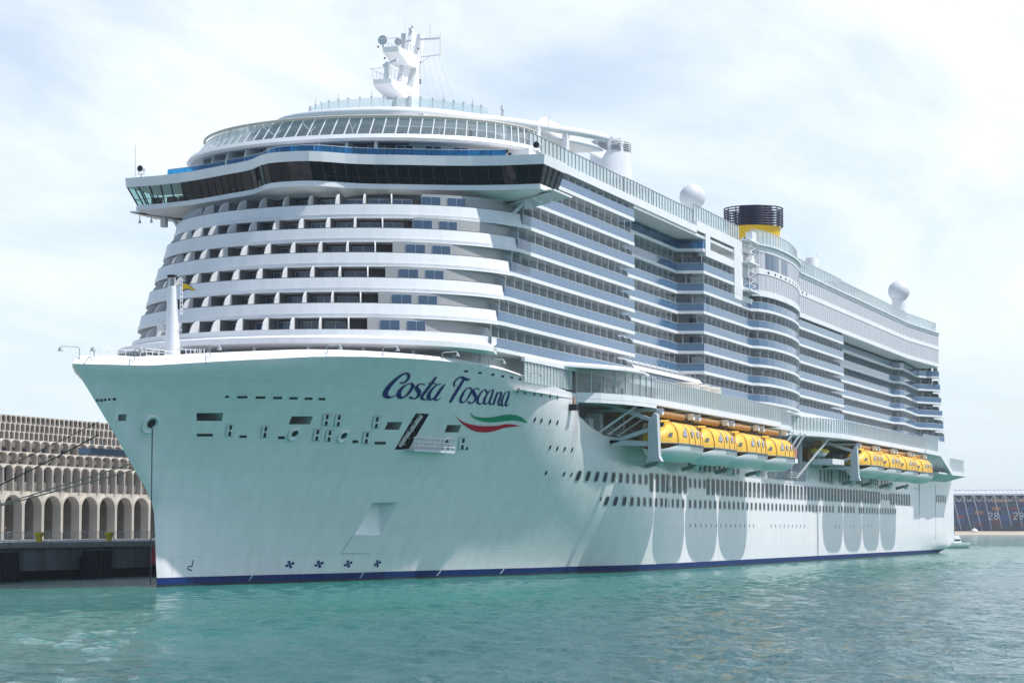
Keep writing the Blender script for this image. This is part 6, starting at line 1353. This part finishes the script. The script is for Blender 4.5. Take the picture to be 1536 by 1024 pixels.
# ================================================================= far shore
ms = mat('beach_sand', (.52, .44, .33), .9, vary=.12, scale=.03)
mb = MB(); mb.add([(1690, -900, .05), (1700, 900, .05), (5000, 900, 3), (5000, -900, 3)], [(0, 1, 2, 3)])
mb.add([(1690, -900, -.4), (1700, 900, -.4), (1700, 900, .05), (1690, -900, .05)], [(0, 1, 2, 3)])
# gentle rise of the beach
mb.add([(1702, -900, .06), (1712, 900, .06), (1760, 900, 3.0), (1750, -900, 3.0)], [(0, 1, 2, 3)])
tag(mb.build('beach', ms), kind='structure')
st = thing('stadium', 'dark blue stadium built of stacked containers with white diagonal struts on the far shore', 'stadium', (0, 0, 0))
# facade plane faces the harbour: runs along Y at x ~1770, leaning
Xs = 1772.0; ya, yb = 215.0, -10.0
def fp(u, z): return (Xs + (u - ya) * -.06, u, z)
mwall = mat('container_dark_blue', (.03, .055, .17), .6, vary=.25, scale=.08)
H_ = 36.0
mb = MB(); mb.slab([(Xs + 3, 3), (Xs + 3, 31), (Xs + 12, 33), (Xs + 40, 33), (Xs + 40, 3)], 'y', ya, yb); 
so_ = mb.build('container_stack', mwall, st)
random.seed(11)
cc = [('container_blue', (.02, .09, .30)), ('container_red', (.22, .04, .05)), ('container_orange', (.42, .18, .08)), ('container_navy', (.025, .045, .15)), ('container_teal', (.03, .12, .16))]
cm = [mat(a, c, .6) for a, c in cc]
items = []
for iy in range(26):
    for iz in range(8):
        y = ya - 2 - iy * 7.4; z = 4 + iz * 3.3; k = random.choices((0, 1, 2, 3, 4), (3, 2.2, 1, 6, 1.5))[0]
        if iy % 6 in (4,): continue
        items.append((k, (Xs + 2.9, y, z)))
for k in range(5):
    for kk, (x, y, z) in items:
        if kk != k: continue
        mb = MB(); mb.box(x - 1.2 - (hash((y, z)) % 3) * .3, x + .3, y - 6.9, y, z + .1, z + 3.0); mb.build('container', cm[k], st)
mw = mat('stadium_white_steel', (.75, .76, .78), .5)
its = []
for k in range(22):
    y = ya + 1 - k * 8.6
    its.append(((Xs, y, 10), lambda mb, y=y: (mb.bar((Xs - 8, y, 33), (Xs - 1, y - 5.5, 4), .45), mb.bar((Xs - 8, y, 33), (Xs - 2, y - 4.3, 28), .4), mb.bar((Xs - 8, y, 33), (Xs - 2, y + 4.3, 28), .4), mb.bar((Xs - 8, y, 33), (Xs + 4, y, 28.5), .4))))
many('facade_strut', its, mw, st)
mb = MB(); mb.box(Xs - 9, Xs + 30, yb, ya + 3, 33.0, 34.2)
for k in range(60):
    y = ya + 2 - k * 3.6; mb.bar((Xs - 8.5, y, 34.2), (Xs - 6, y - 1.8, 37.3), .35); mb.bar((Xs - 6, y - 1.8, 37.3), (Xs - 8.5, y - 3.6, 34.2), .35); mb.bar((Xs - 6, y - 1.8, 37.3), (Xs + 6, y - 1.8, 36), .3)
mb.bar((Xs - 6, ya, 37.3), (Xs - 6, yb, 37.3), .5); mb.bar((Xs - 8.6, ya, 28.5), (Xs - 8.6, yb, 28.5), .3)
mb.build('roof_truss', mw, st)
# block numbers on the facade, strokes in units of the digit height
DG = {'2': [[(0, .8), (.1, .97), (.35, 1), (.55, .88), (.55, .68), (.3, .4), (0, 0), (.6, 0)]], '8': [[(.3, .53), (.06, .68), (.06, .88), (.3, 1), (.54, .88), (.54, .68), (.3, .53), (.03, .36), (.03, .12), (.3, 0), (.57, .12), (.57, .36), (.3, .53)]], '9': [[(.56, .6), (.3, .45), (.05, .6), (.05, .85), (.3, 1), (.56, .85), (.56, .45), (.45, .12), (.15, 0)]]}
def number(s, y, z, h):
    for i, ch in enumerate(s):
        mb = MB()
        for stq in DG[ch]:
            P = [(Xs - 1.2, y - i * h * .82 - a * h, z + c * h) for a, c in stq]
            for p, q_ in zip(P, P[1:]): mb.bar(p, q_, h * .13)
        mb.build('block_number', mw, st)
NUM_Y = (0, 0)
number('28', 178.8, 13.0, 5.6); number('29', 158.0, 13.0, 5.6)
# shrubs and palms on the beach
def bush(x, y, s, lb):
    t_ = thing('shrub', lb, 'shrub', (x, y, 3), 0, 'shrubs along the far beach')
    mb = MB(); rnd = random.Random(int(y * 10))
    for k in range(150):
        a = rnd.uniform(0, 6.28); r = rnd.uniform(0, 1) ** .6 * s; z = rnd.uniform(.3, 1.6) * s * .8; c = Vector((r * math.cos(a), r * math.sin(a) * 1.4, z)); d = Vector((rnd.uniform(-1, 1), rnd.uniform(-1, 1), rnd.uniform(-.4, 1))).normalized() * .5 * s * .5; e_ = d.cross(Vector((0, 0, 1))).normalized() * .22 * s
        mb.add([c - d, c + e_, c + d, c - e_], [(0, 1, 2, 3)])
    mb.build('foliage', mfol, t_, recalc=False)
    mb = MB(); mb.tube([(0, 0, -.3), (0, 0, s)], .12, 5); mb.build('stem', M['niche'], t_)
mfol = mat('shrub_leaves', (.10, .11, .07), .8, vary=.4, scale=1)
for i, (y, s) in enumerate([(194, 2.2), (188, 2.9), (180, 1.8), (172, 2.4), (165, 1.6), (158, 3.2), (150, 2.2), (143, 2.6), (136, 2.0)]):
    bush(1764, y, s, 'grey-green shrub on the far beach, number %s counting right from the ship' % ['one', 'two', 'three', 'four', 'five', 'six', 'seven', 'eight', 'nine'][i])
t_ = thing('beach_tent', 'small white domed tent on the beach below the stadium', 'tent', (1745, 187, 2.7)); mb = MB(); mb.lathe(0, 0, [(2.9, 0), (2.7, 1.2), (1.6, 2.2), (.3, 2.7), (.05, 3.4)], 14); mb.build('tent_cloth', M['white'], t_); mb = MB(); mb.tube([(0, 0, 0), (0, 0, 9)], .08, 5); mb.build('pole', M['postpale'], t_)
# ================================================================= motor boat off the stern
bt = thing('motor_boat', 'small white motor boat lying just off the stern', 'motor boat', (449, -2.5, 0), math.radians(-18))
mb = MB(); rows = []
for i in range(13):
    u = -1 + i / 6; w = 1.7 * (1 - max(0, -u) ** 2.6) ** .7 if u > -1 else .03; top = 1.5 + .6 * max(0, -u) ** 2
    rows.append([(u * 6.5, s_ * w * a, z * top) for s_, Q in ((-1, ((1, 1), (.92, .45), (.6, .05), (0, -.1))), (1, ((.6, .05), (.92, .45), (1, 1)))) for a, z in Q])
vs = [p for r in rows for p in r]; mb.add(vs, [(i * 7 + j, i * 7 + j + 1, i * 7 + j + 8, i * 7 + j + 7) for i in range(12) for j in range(6)], True)
mb.add([r[0] for r in rows] + [r[-1] for r in rows], [(i, i + 1, 14 + i, 13 + i) for i in range(12)]); mb.build('boat_hull', M['boatwhite'], bt)
mb = MB(); mb.slab([(-3.8, 1.5), (-2.6, 2.6), (1.5, 2.7), (1.8, 1.5)], 'y', -1.2, 1.2); mb.slab([(-2.2, 2.71), (-1.4, 3.5), (1.2, 3.5), (1.4, 2.71)], 'y', -.9, .9); cb_ = mb.build('cabin', M['white'], bt)
for s in (-1, 1): mb = MB(); mb.slab([(-2.8, 1.9), (-2.2, 2.4), (1.2, 2.45), (1.4, 1.95)], 'y', s * 1.21, s * 1.24); mb.build('window', M['window'], cb_)
mb = MB(); mb.tube([(2, -1.3, 1.5), (2, -1.3, 2.7), (6, -1.2, 2.3)], .05, 4); mb.tube([(2, 1.3, 1.5), (2, 1.3, 2.7), (6, 1.2, 2.3)], .05, 4); mb.bar((6.2, 0, .2), (6.3, 0, 1.9), .5); mb.bar((0, 0, 3.5), (.3, 0, 5), .08); mb.build('rail_and_motor', M['post'], bt)
# ================================================================= light sea haze
mh_ = bpy.data.materials.new('sea_haze'); mh_.use_nodes = True; n = mh_.node_tree.nodes; n.remove(n['Principled BSDF'])
pv = n.new('ShaderNodeVolumePrincipled'); pv.inputs['Color'].default_value = (.86, .92, 1, 1); pv.inputs['Density'].default_value = .00010; pv.inputs['Anisotropy'].default_value = .2
mh_.node_tree.links.new(pv.outputs[0], n['Material Output'].inputs['Volume'])
mb = MB(); mb.box(-400, 5200, -1200, 1200, -2.5, 72); tag(mb.build('haze', mh_), kind='stuff')
